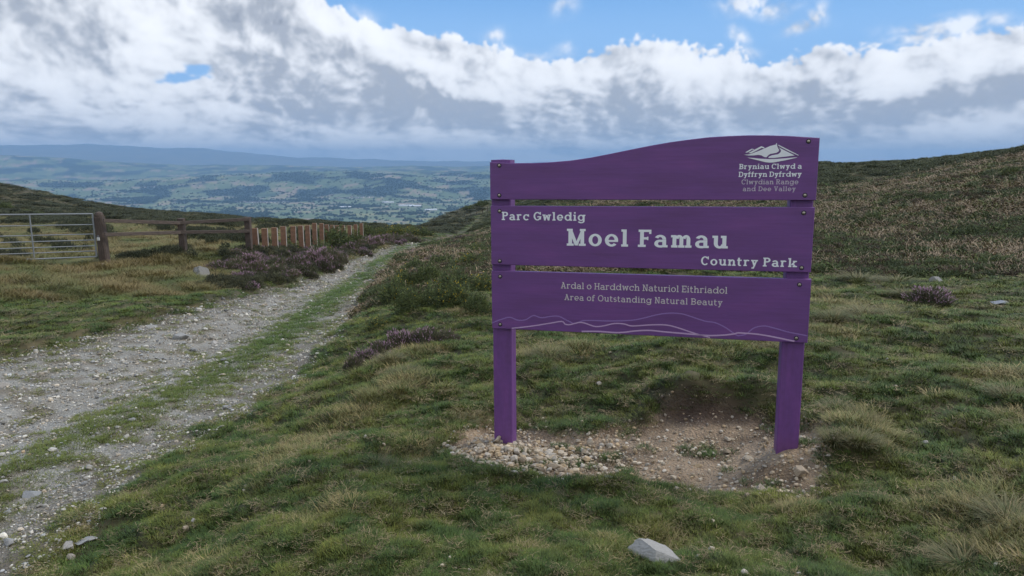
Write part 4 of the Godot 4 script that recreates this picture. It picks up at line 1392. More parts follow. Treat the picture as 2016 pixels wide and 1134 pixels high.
func make_fences() -> void:
	var old := wood_mat(Color(0.15, 0.11, 0.088), 81, true)
	var old_rail := wood_mat(Color(0.19, 0.145, 0.12), 81, false)
	var fresh := wood_mat(Color(0.40, 0.215, 0.13), 85, true)
	var pale_wood := wood_mat(Color(0.6, 0.55, 0.5), 87, true)
	var galv := surf(lin(0.27, 0.285, 0.3), 0.5, false, 0.4)
	# gate post with a rounded top
	var gp0 := Vector3(-10.67, 0, -18.5)
	var gy := ground_y(gp0.x, gp0.z)
	var post := base("gate_post", Vector3(gp0.x, gy, gp0.z))
	tag(post, "stout dark wooden gate post with rounded top, holding the metal gate's latch end", "gate post")
	post.rotation.z = 0.035
	part("shaft", beam(-0.105, 0.105, -0.3, 1.27, -0.105, 0.105, 0.03), old, post)
	part("cap", lathe([Vector2(0.103, 1.26), Vector2(0.101, 1.31), Vector2(0.085, 1.36), Vector2(0.045, 1.385), Vector2(0.0, 1.392)], 12), old, post)
	# rail fence
	var e0 := Vector3(-10.55, gy, -18.45)
	var e1 := Vector3(-7.98, ground_y(-7.98, -21.5), -21.5)
	var fence := base("rail_fence", Vector3(e0.x, gy, e0.z))
	tag(fence, "brown wooden post and rail fence running from gate post to upright wooden posts", "fence")
	for p in [[-9.52, -20.5, 1.03], [-7.98, -21.5, 1.07]]:
		var y := ground_y(p[0], p[1])
		var o := part("post", beam(-0.085, 0.085, -0.3, p[2], -0.085, 0.085, 0.01), old, fence)
		o.position = Vector3(p[0], y, p[1]) - fence.position
	for hgt in [[0.27, 0.02, 0.05], [-0.09, -0.25, -0.31]]:
		var pa := [Vector3(-10.52, hgt[0] - 0.03, -18.36), Vector3(-9.52, hgt[1] - 0.0, -20.39), Vector3(-7.93, hgt[2] - 0.0, -21.39)]
		for i in 2:
			var d: Vector3 = pa[i + 1] - pa[i]
			var o := part("rail", beam(-0.02, d.length() + 0.03, -0.046, 0.046, -0.02, 0.025, 0.006), old_rail, fence)
			var bx_ := d.normalized()
			var bz := bx_.cross(Vector3.UP).normalized()
			o.transform = Transform3D(Basis(bx_, bz.cross(bx_), bz), pa[i] - fence.position)
	# metal field gate, hung beyond the left of the view
	var ga := Vector3(-10.80, gy, -18.42)
	var gb := Vector3(-13.75, 0, -16.2)
	gb.y = gy
	var gate := framed("field_gate", ga, gb)
	tag(gate, "galvanised seven-bar tubular metal field gate closed against the wooden post", "gate")
	var gl := (gb - ga).length()
	var tilt := 0.035
	var hs := [1.335, 1.06, 0.815, 0.66, 0.51, 0.375, 0.225]
	for k in hs.size():
		part("bar", tube(Vector3(0.03, hs[k] - 0.0, 0), Vector3(gl, hs[k] + gl * tilt - 0.25 * gl * 0.02, 0), 0.018 if k == 0 or k == 6 else 0.013), galv, gate)
	for x in [0.03, 1.38, 2.4, gl]:
		var dy: float = x * (tilt - 0.005)
		part("upright", tube(Vector3(x, hs[6] + dy, 0.0), Vector3(x, hs[0] + dy, 0.0), 0.02 if x < 0.1 or x > 3 else 0.017), galv, gate)
	var lock := base("padlock", Vector3(-10.70, gy + 0.70, -18.34))
	tag(lock, "small bright padlock hanging on the gate post between gate and fence rails", "padlock")
	var br := surf(lin(0.75, 0.76, 0.74), 0.3, false, 0.4)
	part("body", beam(-0.035, 0.035, -0.05, 0.03, -0.015, 0.015, 0.008), br, lock)
	for s in [-0.022, 0.022]:
		part("shackle", tube(Vector3(s, 0.03, 0), Vector3(s * 0.7, 0.075, 0), 0.006), galv, lock)
	part("shackle", tube(Vector3(-0.016, 0.075, 0), Vector3(0.016, 0.075, 0), 0.006), galv, lock)
	# row of square upright posts
	var spots := [Vector3(-7.96, -0.27, -22), Vector3(-8.1, -0.39, -23.25), Vector3(-8.19, -0.47, -24.5), Vector3(-8.29, -0.54, -25.75), Vector3(-8.33, -0.64, -27), Vector3(-8.39, -0.72, -28.25), Vector3(-8.49, -0.81, -29.5), Vector3(-8.55, -0.82, -30.75), Vector3(-8.59, -0.93, -32), Vector3(-8.64, -1.09, -33.25), Vector3(-8.73, -1.21, -34.5), Vector3(-8.81, -1.33, -35.75), Vector3(-8.78, -1.44, -37), Vector3(-8.74, -1.54, -38.25), Vector3(-8.7, -1.6, -39.5), Vector3(-8.63, -1.64, -40.75)]
	var nth := ["first, nearest the rail fence", "second from the rail fence", "third from the rail fence", "fourth from the rail fence", "fifth from the rail fence", "sixth from the rail fence", "seventh from the rail fence", "eighth, tall, from the rail fence", "ninth, tall, from the rail fence", "tenth, partly behind a gorse bush", "eleventh, just past the gorse bush", "twelfth in the row", "fifth from the far end", "third from the far end", "next to last, far end", "last, at the far end"]
	nth[13] = "fourteenth, two before the far pair"
	for i in spots.size():
		var s: Vector3 = spots[i]
		var y := ground_y(s.x, s.z)
		var h := s.y - y
		var o := base("wooden_post", Vector3(s.x, y, s.z))
		o.rotation = Vector3(rnd(-0.02, 0.02), 0.17 - 0.006 * i + rnd(-0.05, 0.05), rnd(-0.025, 0.025))
		part("shaft", beam(-0.095, 0.088, -0.3, h, -0.075, 0.075, 0.004), fresh, o)
		part("pale_face", beam(0.0885, 0.0935, -0.28, h - 0.005, -0.072, 0.072, 0.001), pale_wood, o)  # thin paler facing on the right side of each post
		tag(o, "square reddish wooden post with one pale side, " + nth[i], "post", "upright wooden posts along the track")
	# thin stock fence far off on the hillside
	var wf := base("wire_fence", Vector3.ZERO)
	tag(wf, "thin wire fence with small dark posts far off on the hillside", "fence")
	var prev := Vector3.ZERO
	var ends := [Vector2(-17.9, -154.6), Vector2(-16.6, -155.9), Vector2(-15.3, -157.2), Vector2(-13.8, -158.6), Vector2(-12.4, -159.9), Vector2(-10.8, -161.4), Vector2(-9.4, -162.7), Vector2(-8.1, -163.9), Vector2(-6.8, -165), Vector2(-5.7, -166), Vector2(-3.9, -167.5)]
	for i in ends.size():
		var p := Vector3(ends[i].x, 0, ends[i].y)
		p.y = base_h(p.x, p.z)
		part("post", tube(p + Vector3(0, -0.5, 0), p + Vector3(0, 1.3, 0), 0.08, 6), old, wf)
		if i > 0:
			for hh in [0.5, 1.1]:
				part("wire", tube(prev + Vector3(0, hh, 0), p + Vector3(0, hh, 0), 0.008, 4), galv, wf)
		prev = p

# ---------------------------------------------------------------- bushes
func make_bushes() -> void:
	var leafy := surf(Color.WHITE, 0.9, true)
	var kinds := {
		"heather": [heather_mesh(1500, 0.5), heather_mesh(1500, 0.2), heather_mesh(1500, 0.07)],
		"gorse": [gorse_mesh(1500, 0.03), gorse_mesh(1500, 0.12), gorse_mesh(1500, 0.0)],
	}
	var list := [["heather", -7.89, -18.93, 0.41, 0.43, "dark heather with mauve bloom in the low hedge left of the track", 1, "heather bushes along the left edge of the track"],
		["heather", -7.57, -19.21, 0.38, 0.49, "dark heather with mauve bloom in the low hedge left of the track", 2, "heather bushes along the left edge of the track"],
		["heather", -7.28, -19.8, 0.42, 0.53, "dark heather with mauve bloom in the low hedge left of the track", 0, "heather bushes along the left edge of the track"],
		["heather", -6.82, -18.59, 0.4, 0.47, "dark heather with mauve bloom in the low hedge left of the track", 1, "heather bushes along the left edge of the track"],
		["heather", -6.88, -20.38, 0.44, 0.55, "dark heather with mauve bloom in the low hedge left of the track", 2, "heather bushes along the left edge of the track"],
		["heather", -6.29, -18.78, 0.4, 0.48, "dark heather with mauve bloom in the low hedge left of the track", 2, "heather bushes along the left edge of the track"],
		["heather", -6.51, -21.33, 0.46, 0.64, "dark heather with mauve bloom in the low hedge left of the track", 1, "heather bushes along the left edge of the track"],
		["heather", -6.08, -20.12, 0.36, 0.39, "dark heather with mauve bloom in the low hedge left of the track", 2, "heather bushes along the left edge of the track"],
		["heather", -6.32, -22.89, 0.46, 0.76, "dark heather with mauve bloom in the low hedge left of the track", 0, "heather bushes along the left edge of the track"],
		["heather", -5.9, -22.2, 0.4, 0.57, "dark heather with mauve bloom in the low hedge left of the track", 1, "heather bushes along the left edge of the track"],
		["heather", -6.24, -24.53, 0.44, 0.74, "dark heather with mauve bloom in the low hedge left of the track", 2, "heather bushes along the left edge of the track"],
		["heather", -6.17, -25.48, 0.36, 0.57, "dark heather with mauve bloom in the low hedge left of the track", 2, "heather bushes along the left edge of the track"],
		["heather", -7.29, -31.87, 0.51, 0.76, "dark heather with mauve bloom in the low hedge left of the track", 1, "heather bushes along the left edge of the track"],
		["heather", -7.34, -34.53, 0.55, 0.78, "dark heather with mauve bloom in the low hedge left of the track", 2, "heather bushes along the left edge of the track"],
		["heather", -7.16, -36.53, 0.55, 0.77, "dark heather with mauve bloom in the low hedge left of the track", 0, "heather bushes along the left edge of the track"],
		["heather", -7.08, -39.52, 0.56, 0.77, "dark heather with mauve bloom in the low hedge left of the track", 1, "heather bushes along the left edge of the track"],
		["heather", -6.67, -40.81, 0.58, 0.73, "dark heather with mauve bloom in the low hedge left of the track", 2, "heather bushes along the left edge of the track"],
		["heather", -6.46, -43.35, 0.56, 0.65, "dark heather with mauve bloom in the low hedge left of the track", 2, "heather bushes along the left edge of the track"],
		["heather", -8.22, -21.05, 0.34, 0.25, "dark heather with mauve bloom in the low hedge left of the track", 1, "heather bushes along the left edge of the track"],
		["heather", -6.21, -17.58, 0.38, 0.32, "dark heather with mauve bloom in the low hedge left of the track", 2, "heather bushes along the left edge of the track"],
		["heather", -6.72, -17.6, 0.38, 0.32, "dark heather with mauve bloom in the low hedge left of the track", 0, "heather bushes along the left edge of the track"],
		["heather", -5.84, -18.42, 0.33, 0.28, "dark heather with mauve bloom in the low hedge left of the track", 1, "heather bushes along the left edge of the track"],
		["heather", -5.69, -19.77, 0.31, 0.3, "dark heather with mauve bloom in the low hedge left of the track", 2, "heather bushes along the left edge of the track"],
		["heather", -5.84, -23.26, 0.37, 0.38, "dark heather with mauve bloom in the low hedge left of the track", 2, "heather bushes along the left edge of the track"],
		["heather", -6.51, -31.43, 0.45, 0.47, "dark heather with mauve bloom in the low hedge left of the track", 1, "heather bushes along the left edge of the track"],
		["heather", -6.01, -43.41, 0.56, 0.52, "dark heather with mauve bloom in the low hedge left of the track", 2, "heather bushes along the left edge of the track"],
		["gorse", -8.34, -33.17, 0.76, 1.09, "large dark gorse bush standing before the middle of the post row", 2, "gorse bushes in the hedge left of the track"],
		["gorse", -7.64, -27.97, 0.5, 0.63, "dark green gorse bush left of the large one before the posts", 0, "gorse bushes in the hedge left of the track"],
		["gorse", -7.92, -35.82, 0.64, 0.91, "dark gorse bush hiding the feet of the last posts", 0, "gorse bushes in the hedge left of the track"],
		["gorse", -8.89, -43.11, 0.71, 0.78, "dark gorse bush just beyond the last upright post", 2, "gorse bushes in the hedge left of the track"],
		["gorse", -8.33, -45.47, 0.71, 0.82, "gorse with a few yellow flowers where the track bends away", 1, "gorse bushes in the hedge left of the track"],
		["gorse", -8.07, -49.41, 0.78, 0.89, "gorse with yellow flowers above the bend of the track, left of two", 1, "gorse bushes in the hedge left of the track"],
		["gorse", -7.43, -51.88, 0.82, 0.86, "low gorse at the track bend, right of the flowering one", 1, "gorse bushes in the hedge left of the track"],
		["gorse", -6.5, -52.48, 0.82, 0.87, "dark low gorse right at the bend where track disappears", 0, "gorse bushes in the hedge left of the track"],
		["gorse", -8.61, -26.76, 0.57, 0.4, "low green gorse at the feet of the middle upright posts", 0, "gorse bushes in the hedge left of the track"],
		["gorse", -20.96, -59.56, 0.85, 0.54, "dark bush on the skyline behind the first upright posts, left of two", 2, ""],
		["gorse", -19.95, -60.37, 0.78, 0.45, "small dark bush on the skyline behind the first upright posts, right of two", 2, ""],
		["heather", -0.91, -7.25, 0.22, 0.23, "heather clump at the upper end of the heather drift left of the sign", 1, ""],
		["heather", -1.18, -7.36, 0.18, 0.25, "mauve heather clump, second from the top in the drift left of the sign", 0, ""],
		["heather", -1.35, -7.18, 0.15, 0.22, "heather clump in the middle of the drift left of the sign", 1, ""],
		["heather", -1.48, -7, 0.14, 0.21, "brightest mauve heather clump in the drift left of the sign", 0, ""],
		["heather", -1.5, -6.57, 0.12, 0.18, "dark lowest heather clump of the drift, nearest the track", 2, ""],
		["heather", -0.68, -7.23, 0.15, 0.13, "brownish faded heather at the top right of the drift", 2, ""],
		["heather", 4.91, -8.19, 0.31, 0.21, "pale mauve heather plant alone on grass beside a grey stone", 0, ""],
		["heather", -3.95, -29.18, 0.42, 0.44, "small heather on the right bank of the track bend", 0, ""],
		["heather", -2.23, -20.26, 0.32, 0.36, "heather clump on the bank left of the sign boards", 1, ""],
		["heather", -2.98, -40.33, 0.63, 0.48, "distant heather on the slope left of the sign", 1, ""],
		["gorse", -1.66, -8.64, 0.14, 0.17, "small gorse with yellow flowers alone above the heather drift", 1, "gorse bushes on the bank between track and sign"],
		["gorse", -1.83, -10.76, 0.23, 0.44, "dark gorse at the edge of the bank overhanging the track", 0, "gorse bushes on the bank between track and sign"],
		["gorse", -1.31, -9.06, 0.23, 0.31, "green gorse at the lower middle of the bank, above the heather", 2, "gorse bushes on the bank between track and sign"],
		["gorse", -1.89, -12.52, 0.31, 0.47, "dark gorse near the top of the bank beside the track", 1, "gorse bushes on the bank between track and sign"],
		["gorse", -1.06, -9.21, 0.26, 0.35, "broad flowering gorse in the middle of the bank left of the sign", 0, "gorse bushes on the bank between track and sign"],
		["gorse", -1.48, -12.54, 0.31, 0.43, "dark gorse in the upper middle of the bank", 2, "gorse bushes on the bank between track and sign"],
		["gorse", -0.75, -9.08, 0.26, 0.34, "gorse right of the broad flowering one on the bank", 1, "gorse bushes on the bank between track and sign"],
		["gorse", -0.93, -11.9, 0.34, 0.39, "upper gorse on the bank, second left of the boards", 0, "gorse bushes on the bank between track and sign"],
		["gorse", -0.43, -8.74, 0.22, 0.29, "low gorse touching the left end of the bottom board", 2, "gorse bushes on the bank between track and sign"],
		["gorse", -0.48, -11.37, 0.28, 0.34, "gorse behind the left end of the middle board", 1, "gorse bushes on the bank between track and sign"],
		["gorse", -2.52, -18.52, 0.33, 0.42, "small gorse at the top of the bank where the track bends", 0, "gorse bushes on the bank between track and sign"],
		["gorse", -1.78, -17.89, 0.38, 0.4, "small gorse on the bank crest, right of the bend", 2, "gorse bushes on the bank between track and sign"],
		["gorse", -0.9, -16, 0.34, 0.34, "small gorse on the crest just left of the middle board", 1, "gorse bushes on the bank between track and sign"],
		["gorse", -0.95, -20.93, 0.45, 0.38, "distant gorse just left of the middle board", 0, "gorse bushes on the bank between track and sign"],
		["gorse", -3.71, -34.91, 0.62, 0.52, "farthest small gorse above the bank, near the bend", 2, "gorse bushes on the bank between track and sign"],
		["gorse", -1.5, -20.28, 0.36, 0.3, "farthest small gorse above the bank, nearer the sign", 1, "gorse bushes on the bank between track and sign"],
		["gorse", 22.07, -31.84, 0.45, 0.57, "rounded dark bush high on the bracken slope at far right", 2, ""],
		["gorse", 11.06, -21.91, 0.31, 0.36, "dark green bush low on the bracken slope right of the sign", 2, ""],
		["gorse", 13.81, -22.24, 0.35, 0.27, "dark low bush halfway up the bracken slope", 2, ""],
		["gorse", 8.25, -12.02, 0.34, 0.27, "dark green bush at the foot of the slope, far right", 2, ""],
		["gorse", 7.14, -11.75, 0.34, 0.23, "green bush at the foot of the slope above the heather plant", 2, ""],
		["gorse", 7.21, -15.89, 0.28, 0.29, "dark bush beside the middle board, at the foot of the slope", 2, ""],
		["gorse", -51.87, -73.2, 0.78, 0.66, "dark bush on the left hillside at the picture edge", 2, ""],
		["gorse", -47.3, -68.78, 0.88, 0.52, "dark bush on the left hillside, second from the edge", 2, ""],
		["gorse", -44.64, -67.17, 0.82, 0.45, "low dark bush on the left hillside, third from the edge", 2, ""],
		["gorse", -7.7, -186.92, 2.4, 1.68, "dark bush on the skyline just left of the top board", 2, ""],
		["gorse", -11.24, -190.45, 2.04, 1.14, "dark bush on the skyline, further left of the top board", 2, ""],
		["gorse", 1.21, -141.83, 0.91, 0.74, "small dark bush seen in the gap under the top board", 2, ""],
		["gorse", 0.39, -10.24, 0.33, 0.31, "dark gorse behind the left end of the gap below the middle board", 0, ""],
		["gorse", 0.96, -10.05, 0.29, 0.27, "dark gorse in the gap below the middle board, right of another", 2, ""]]
	for b in list:
		var kind: String = b[0]
		var m: ArrayMesh = kinds[kind][b[6]]
		var o := top_mesh(kind + "_bush", m, leafy)
		o.transform = Transform3D(Basis(Vector3.UP, rng.randf() * TAU).scaled_local(Vector3(b[3] * rnd(0.8, 1.05), b[4] * (0.68 if kind == "heather" and b[2] < -14.0 else 0.85), b[3] * rnd(0.8, 1.05))), Vector3(b[1], ground_y(b[1], b[2]) - 0.04 * b[4], b[2]))
		tag(o, b[5], kind, b[7])
	# big single tussocks of long grass
	var green := surf(Color.WHITE, 0.8, true)
	green.backlight_enabled = true
	green.backlight = Color(0.5, 0.5, 0.5)
	var tus := [tussock_mesh(), tussock_mesh()]
	for t in [[3.2, -4.39, 0.16, 0.17, "tall bleached grass tussock at the right edge beyond the trodden patch"],
		[2.21, -2.93, 0.17, 0.17, "big arching grass tussock at the right edge, nearest the camera"],
		[1.85, -2.67, 0.14, 0.1, "green and straw tussock at the bottom right corner"],
		[1.88, -3.93, 0.12, 0.15, "grass tussock overhanging the bare soil right of the right post"],
		[2, -3.89, 0.14, 0.15, "straw coloured tussock right of the overhanging one"],
		[2.21, -4.6, 0.14, 0.12, "dark tussock behind the right post"],
		[3.73, -7.39, 0.26, 0.24, "pale tall tussock right of the bottom board"],
		[3.31, -7.16, 0.23, 0.23, "pale tussock touching the right end of the bottom board"],
		[0.34, -6.4, 0.2, 0.21, "bleached tussock behind the left post, below the bottom board"],
		[-0.92, -5.94, 0.16, 0.17, "straw tussock below the heather drift"],
		[-1.15, -6.52, 0.15, 0.17, "olive tussock under the heather drift, further left"],
		[5.03, -8.98, 0.25, 0.17, "low green tussock left of the pale mauve heather"],
		[-0.36, -4.89, 0.12, 0.11, "fresh green tussock left of the heap of stones"],
		[-0.83, -4.09, 0.11, 0.09, "green tussock on the slope down to the track"],
		[5.1, -10.34, 0.37, 0.23, "long green grass tussock at the foot of the bracken slope"],
		[5.69, -10.31, 0.36, 0.2, "second long green tussock at the foot of the bracken slope"]]:
		var o := top_mesh("grass_tussock", tus[rng.randi() % 2], green)
		o.transform = Transform3D(Basis(Vector3.UP, rng.randf() * TAU).scaled_local(Vector3(t[2], t[3], t[2])), Vector3(t[0], ground_y(t[0], t[1]) - 0.01, t[1]))
		tag(o, t[4], "grass tussock")

func tussock_mesh() -> ArrayMesh:
	var st := begin()
	for i in 520:
		var an := rng.randf() * TAU
		var q := sqrt(rng.randf()) * 0.5
		var p := Vector3(cos(an) * q, -0.05, sin(an) * q)
		var out := Vector3(cos(an), 0, sin(an)) * (0.35 + q * 1.6) + Vector3(rnd(-1, 1), 0, rnd(-1, 1)) * 0.5
		var c := Color(0.05, 0.082, 0.022).lerp(Color(0.24, 0.185, 0.09), rng.randf() * rng.randf() * 1.3) * rnd(0.7, 1.2)
		blade(st, p, out, rnd(0.6, 1.15), 0.011, rnd(0.8, 2.2), 4, c, c.lerp(Color(0.3, 0.24, 0.12), 0.35))
	return st.commit()

# ---------------------------------------------------------------- stones in place
func make_stones() -> void:
	tex_rock = noise_tex(91, 0.05, 5, 0.84, 1.0, 256)
	for k in 7:
		rocks.append(rock_mesh(true, 7 + k % 3))
	for k in 4:
		boulders.append(boulder_mesh())
	for s in [[0.634, -2.877, 0.13, 0.063, Color(0.36, 0.35, 0.325), "large pale angular rock lying in the grass nearest the camera", 0.25],
		[-7.538, -17.259, 0.385, 0.356, Color(0.26, 0.255, 0.235), "rounded grey boulder beside the heather below the rail fence", 0.25],
		[-7.432, -17.243, 0.192, 0.046, Color(0.33, 0.325, 0.31), "flat slab of stone just below the rounded boulder", 0.25],
		[-4.686, -9.854, 0.146, 0.09, Color(0.33, 0.325, 0.31), "largest stone at the left edge of the track", 0.25],
		[6.067, -10.047, 0.111, 0.077, Color(0.33, 0.325, 0.31), "blocky grey stone behind the pale mauve heather plant", 0.25],
		[5.576, -7.985, 0.115, 0.052, Color(0.34, 0.35, 0.37), "flat grey stone on the grass at the far right", 0.25],
		[-2.395, -3.695, 0.073, 0.033, Color(0.33, 0.325, 0.31), "flat grey stone at the lower right edge of the track", 0.25],
		[-2.457, -3.647, 0.052, 0.033, Color(0.43, 0.40, 0.36), "pale stone touching the flat grey one by the track", 0.25],
		[-2.39, -3.542, 0.044, 0.025, Color(0.33, 0.29, 0.25), "brownish stone below the pale one at the track edge", 0.25],
		[-2.825, -3.686, 0.044, 0.027, Color(0.33, 0.325, 0.31), "grey stone at the bottom left edge of the picture", 0.25],
		[-1.774, -3.677, 0.026, 0.023, Color(0.45, 0.42, 0.38), "small pale stone in the grass right of the track", 0.25],
		[-1.787, -3.613, 0.022, 0.022, Color(0.42, 0.34, 0.25), "small tan stone beside the pale one right of track", 0.25],
		[-0.992, -4.544, 0.026, 0.019, Color(0.48, 0.44, 0.38), "small pale stone on the grass slope left of the heap", 0.25],
		[0.695, -5.507, 0.031, 0.03, Color(0.43, 0.40, 0.36), "upright pale stone on the turf behind the sign", 0.25],
		[-3.109, -4.317, 0.059, 0.044, Color(0.30, 0.31, 0.32), "bluish stone standing out on the near track", 0.25],
		[1.386, -3.722, 0.05, 0.049, Color(0.36, 0.31, 0.26), "stone at the front edge of the bare soil", 0.25],
		[1.652, -3.806, 0.052, 0.048, Color(0.42, 0.34, 0.25), "tan stone at the foot of the right post", 0.25],
		[0.543, -3.793, 0.048, 0.014, Color(0.43, 0.40, 0.36), "flat pale stone on the front rim of the bare soil", 0.25],
		[-10.645, -18.171, 0.232, 0.052, Color(0.40, 0.38, 0.35), "flat pale stone at the foot of the gate post", 0.25],
		[2.438, -3.988, 0.028, 0.019, Color(0.43, 0.40, 0.36), "small pale stone on the grass right of the sign", 0.25],
		[-0.948, -3.241, 0.021, 0.011, Color(0.05, 0.05, 0.055), "small black lump in the grass at bottom centre left", 0.25],
		[-2.383, -3.422, 0.023, 0.014, Color(0.33, 0.325, 0.31), "small stone at the bottom left beside the track", 0.25],
		[-0.499, -5.699, 0.036, 0.016, Color(0.43, 0.40, 0.36), "pale chip in the turf left of the left post", 0.25],
		[3.035, -5.576, 0.02, 0.016, Color(0.43, 0.40, 0.36), "tiny pale stone on the grass right of the right post", 0.25],
		[2.309, -3.486, 0.023, 0.012, Color(0.43, 0.40, 0.36), "pale chip on the trodden patch at the right", 0.25],
		[-5.446, -10.512, 0.093, 0.049, Color(0.33, 0.325, 0.31), "stone on the left verge of the track", 0.25],
		[-5.211, -7.011, 0.069, 0.05, Color(0.43, 0.40, 0.36), "pale stone at the left picture edge on the track", 0.25],
		[-4.251, -9.847, 0.067, 0.04, Color(0.43, 0.40, 0.36), "pale stone in the middle of the track beyond the largest stone", 0.25]]:
		rock(s[0], s[1], s[2], s[3], s[4], s[5], "", s[6])
	# the heap round the foot of the left post
	var tans := [Color(0.46, 0.38, 0.275), Color(0.51, 0.43, 0.325), Color(0.37, 0.295, 0.21), Color(0.46, 0.41, 0.34), Color(0.43, 0.32, 0.195)]
	var n := 0
	while n < 130:
		var x := 0.02 + rng.randfn(0.0, 0.26) * (1.35 if n % 2 else 1.0) + (0.3 if n % 3 == 0 else 0.0)
		var z := -4.32 + rng.randfn(0.0, 0.17)
		where(x, z)
		if q_soil < -0.04:
			continue
		var s := rnd(0.016, 0.034) * (1.35 if rng.randf() < 0.15 else 1.0)
		rock(x, z, s, s * rnd(0.45, 0.75), tans[rng.randi() % 5], "pale angular stone in the heap around the sign's left post", "pale stones heaped round the left sign post", rnd(-0.35, 0.2))
		n += 1
	n = 0
	while n < 60:
		var x := rnd(0.3, 2.1)
		var z := rnd(-5.1, -3.4)
		where(x, z)
		if q_soil < 0.02:
			continue
		var s := rnd(0.012, 0.026) * (1.4 if rng.randf() < 0.2 else 1.0)
		rock(x, z, s, s * rnd(0.4, 0.7), tans[rng.randi() % 5], "loose pale stone lying on the bare soil beneath the sign", "loose stones on the bare soil under the sign", rnd(-0.1, 0.3))
		n += 1
	var greys := [Color(0.40, 0.38, 0.335), Color(0.48, 0.45, 0.39), Color(0.29, 0.29, 0.28), Color(0.39, 0.335, 0.26)]
	n = 0
	while n < 80:
		var r := exp(rnd(log(3.6), log(16.0)))
		var a := deg_to_rad(rnd(-44, -12))
		var x := r * sin(a)
		var z := -r * cos(a)
		where(x, z)
		if q_track < 0.05:
			continue
		var s := rnd(0.018, 0.038) * pow(r / 5.0, 0.5)
		rock(x, z, s, s * rnd(0.3, 0.55), greys[rng.randi() % 4], "grey stone bedded in the gravel track", "larger stones bedded in the gravel track", rnd(0.1, 0.35))
		n += 1
	# the small gravel nobody could count
	for i in 110000:
		var r := exp(rnd(log(3.0), log(45.0)))
		var a := deg_to_rad(rnd(-46, -7))
		var x := r * sin(a)
		var z := -r * cos(a)
		where(x, z)
		var wv: float = N.small.get_noise_2d(x * 1.3, z * 1.3)
		if q_track < -0.1 or rng.randf() < exp(-pow(q_mid / 0.42, 2.0)) * 0.85 or wv > rnd(0.0, 0.5):
			continue
		var s := 0.0058 * pow(r / 3.5, 0.75) * exp(rng.randfn(0.0, 0.42))
		gravel(x, z, s, greys[rng.randi() % 4] * (rnd(0.5, 1.15) if rng.randf() < 0.8 else rnd(1.1, 1.7)))
	for i in 34000:
		var x := rnd(-1.0, 2.6)
		var z := rnd(-5.6, -3.0)
		where(x, z)
		if q_soil < -0.03:
			continue
		var heap := exp(-(pow((x - 0.12) / 0.6, 2.0) + pow((z + 4.28) / 0.3, 2.0)))
		heap = maxf(heap, 0.5 * exp(-(pow((x - 1.95) / 0.35, 2.0) + pow((z + 4.0) / 0.35, 2.0))))
		heap = maxf(heap, 0.25 * smoothstep(-0.2, 0.5, N.small.get_noise_2d(x, z)))
		if rng.randf() > 0.3 + 0.7 * heap:
			continue
		var big := rng.randf() < 0.22
		gravel(x, z, (rnd(0.012, 0.026) if big else rnd(0.004, 0.01)) * (0.75 + heap * 0.7), tans[rng.randi() % 5] * rnd(0.55, 1.2))
	# scattered chips in the turf
	for i in 500:
		var r := exp(rnd(log(2.5), log(12.0)))
		var a := deg_to_rad(rnd(-46, 44))
		var x := r * sin(a)
		var z := -r * cos(a)
		if N.patch.get_noise_2d(x + 40.0, z) < 0.12:
			continue
		gravel(x, z, rnd(0.012, 0.022), tans[rng.randi() % 5])
	var gm := surf(Color.WHITE, 0.92, true)
	pour("gravel0", "gravel", rock_mesh(false, 6), gm)
	pour("gravel1", "gravel", rock_mesh(false, 7), gm)

func gravel(x: float, z: float, s: float, c: Color) -> void:
	var b := Basis(Vector3.UP, rng.randf() * TAU) * Basis(Vector3(rnd(-1, 1), 0, rnd(-1, 1)).normalized(), rnd(0, 0.5))
	drop("gravel%d" % (rng.randi() % 2), Transform3D(b.scaled_local(Vector3(s, s * rnd(0.4, 0.8), s * rnd(0.6, 1.0))), Vector3(x, ground_y(x, z) + s * rnd(0.0, 0.4), z)), c)

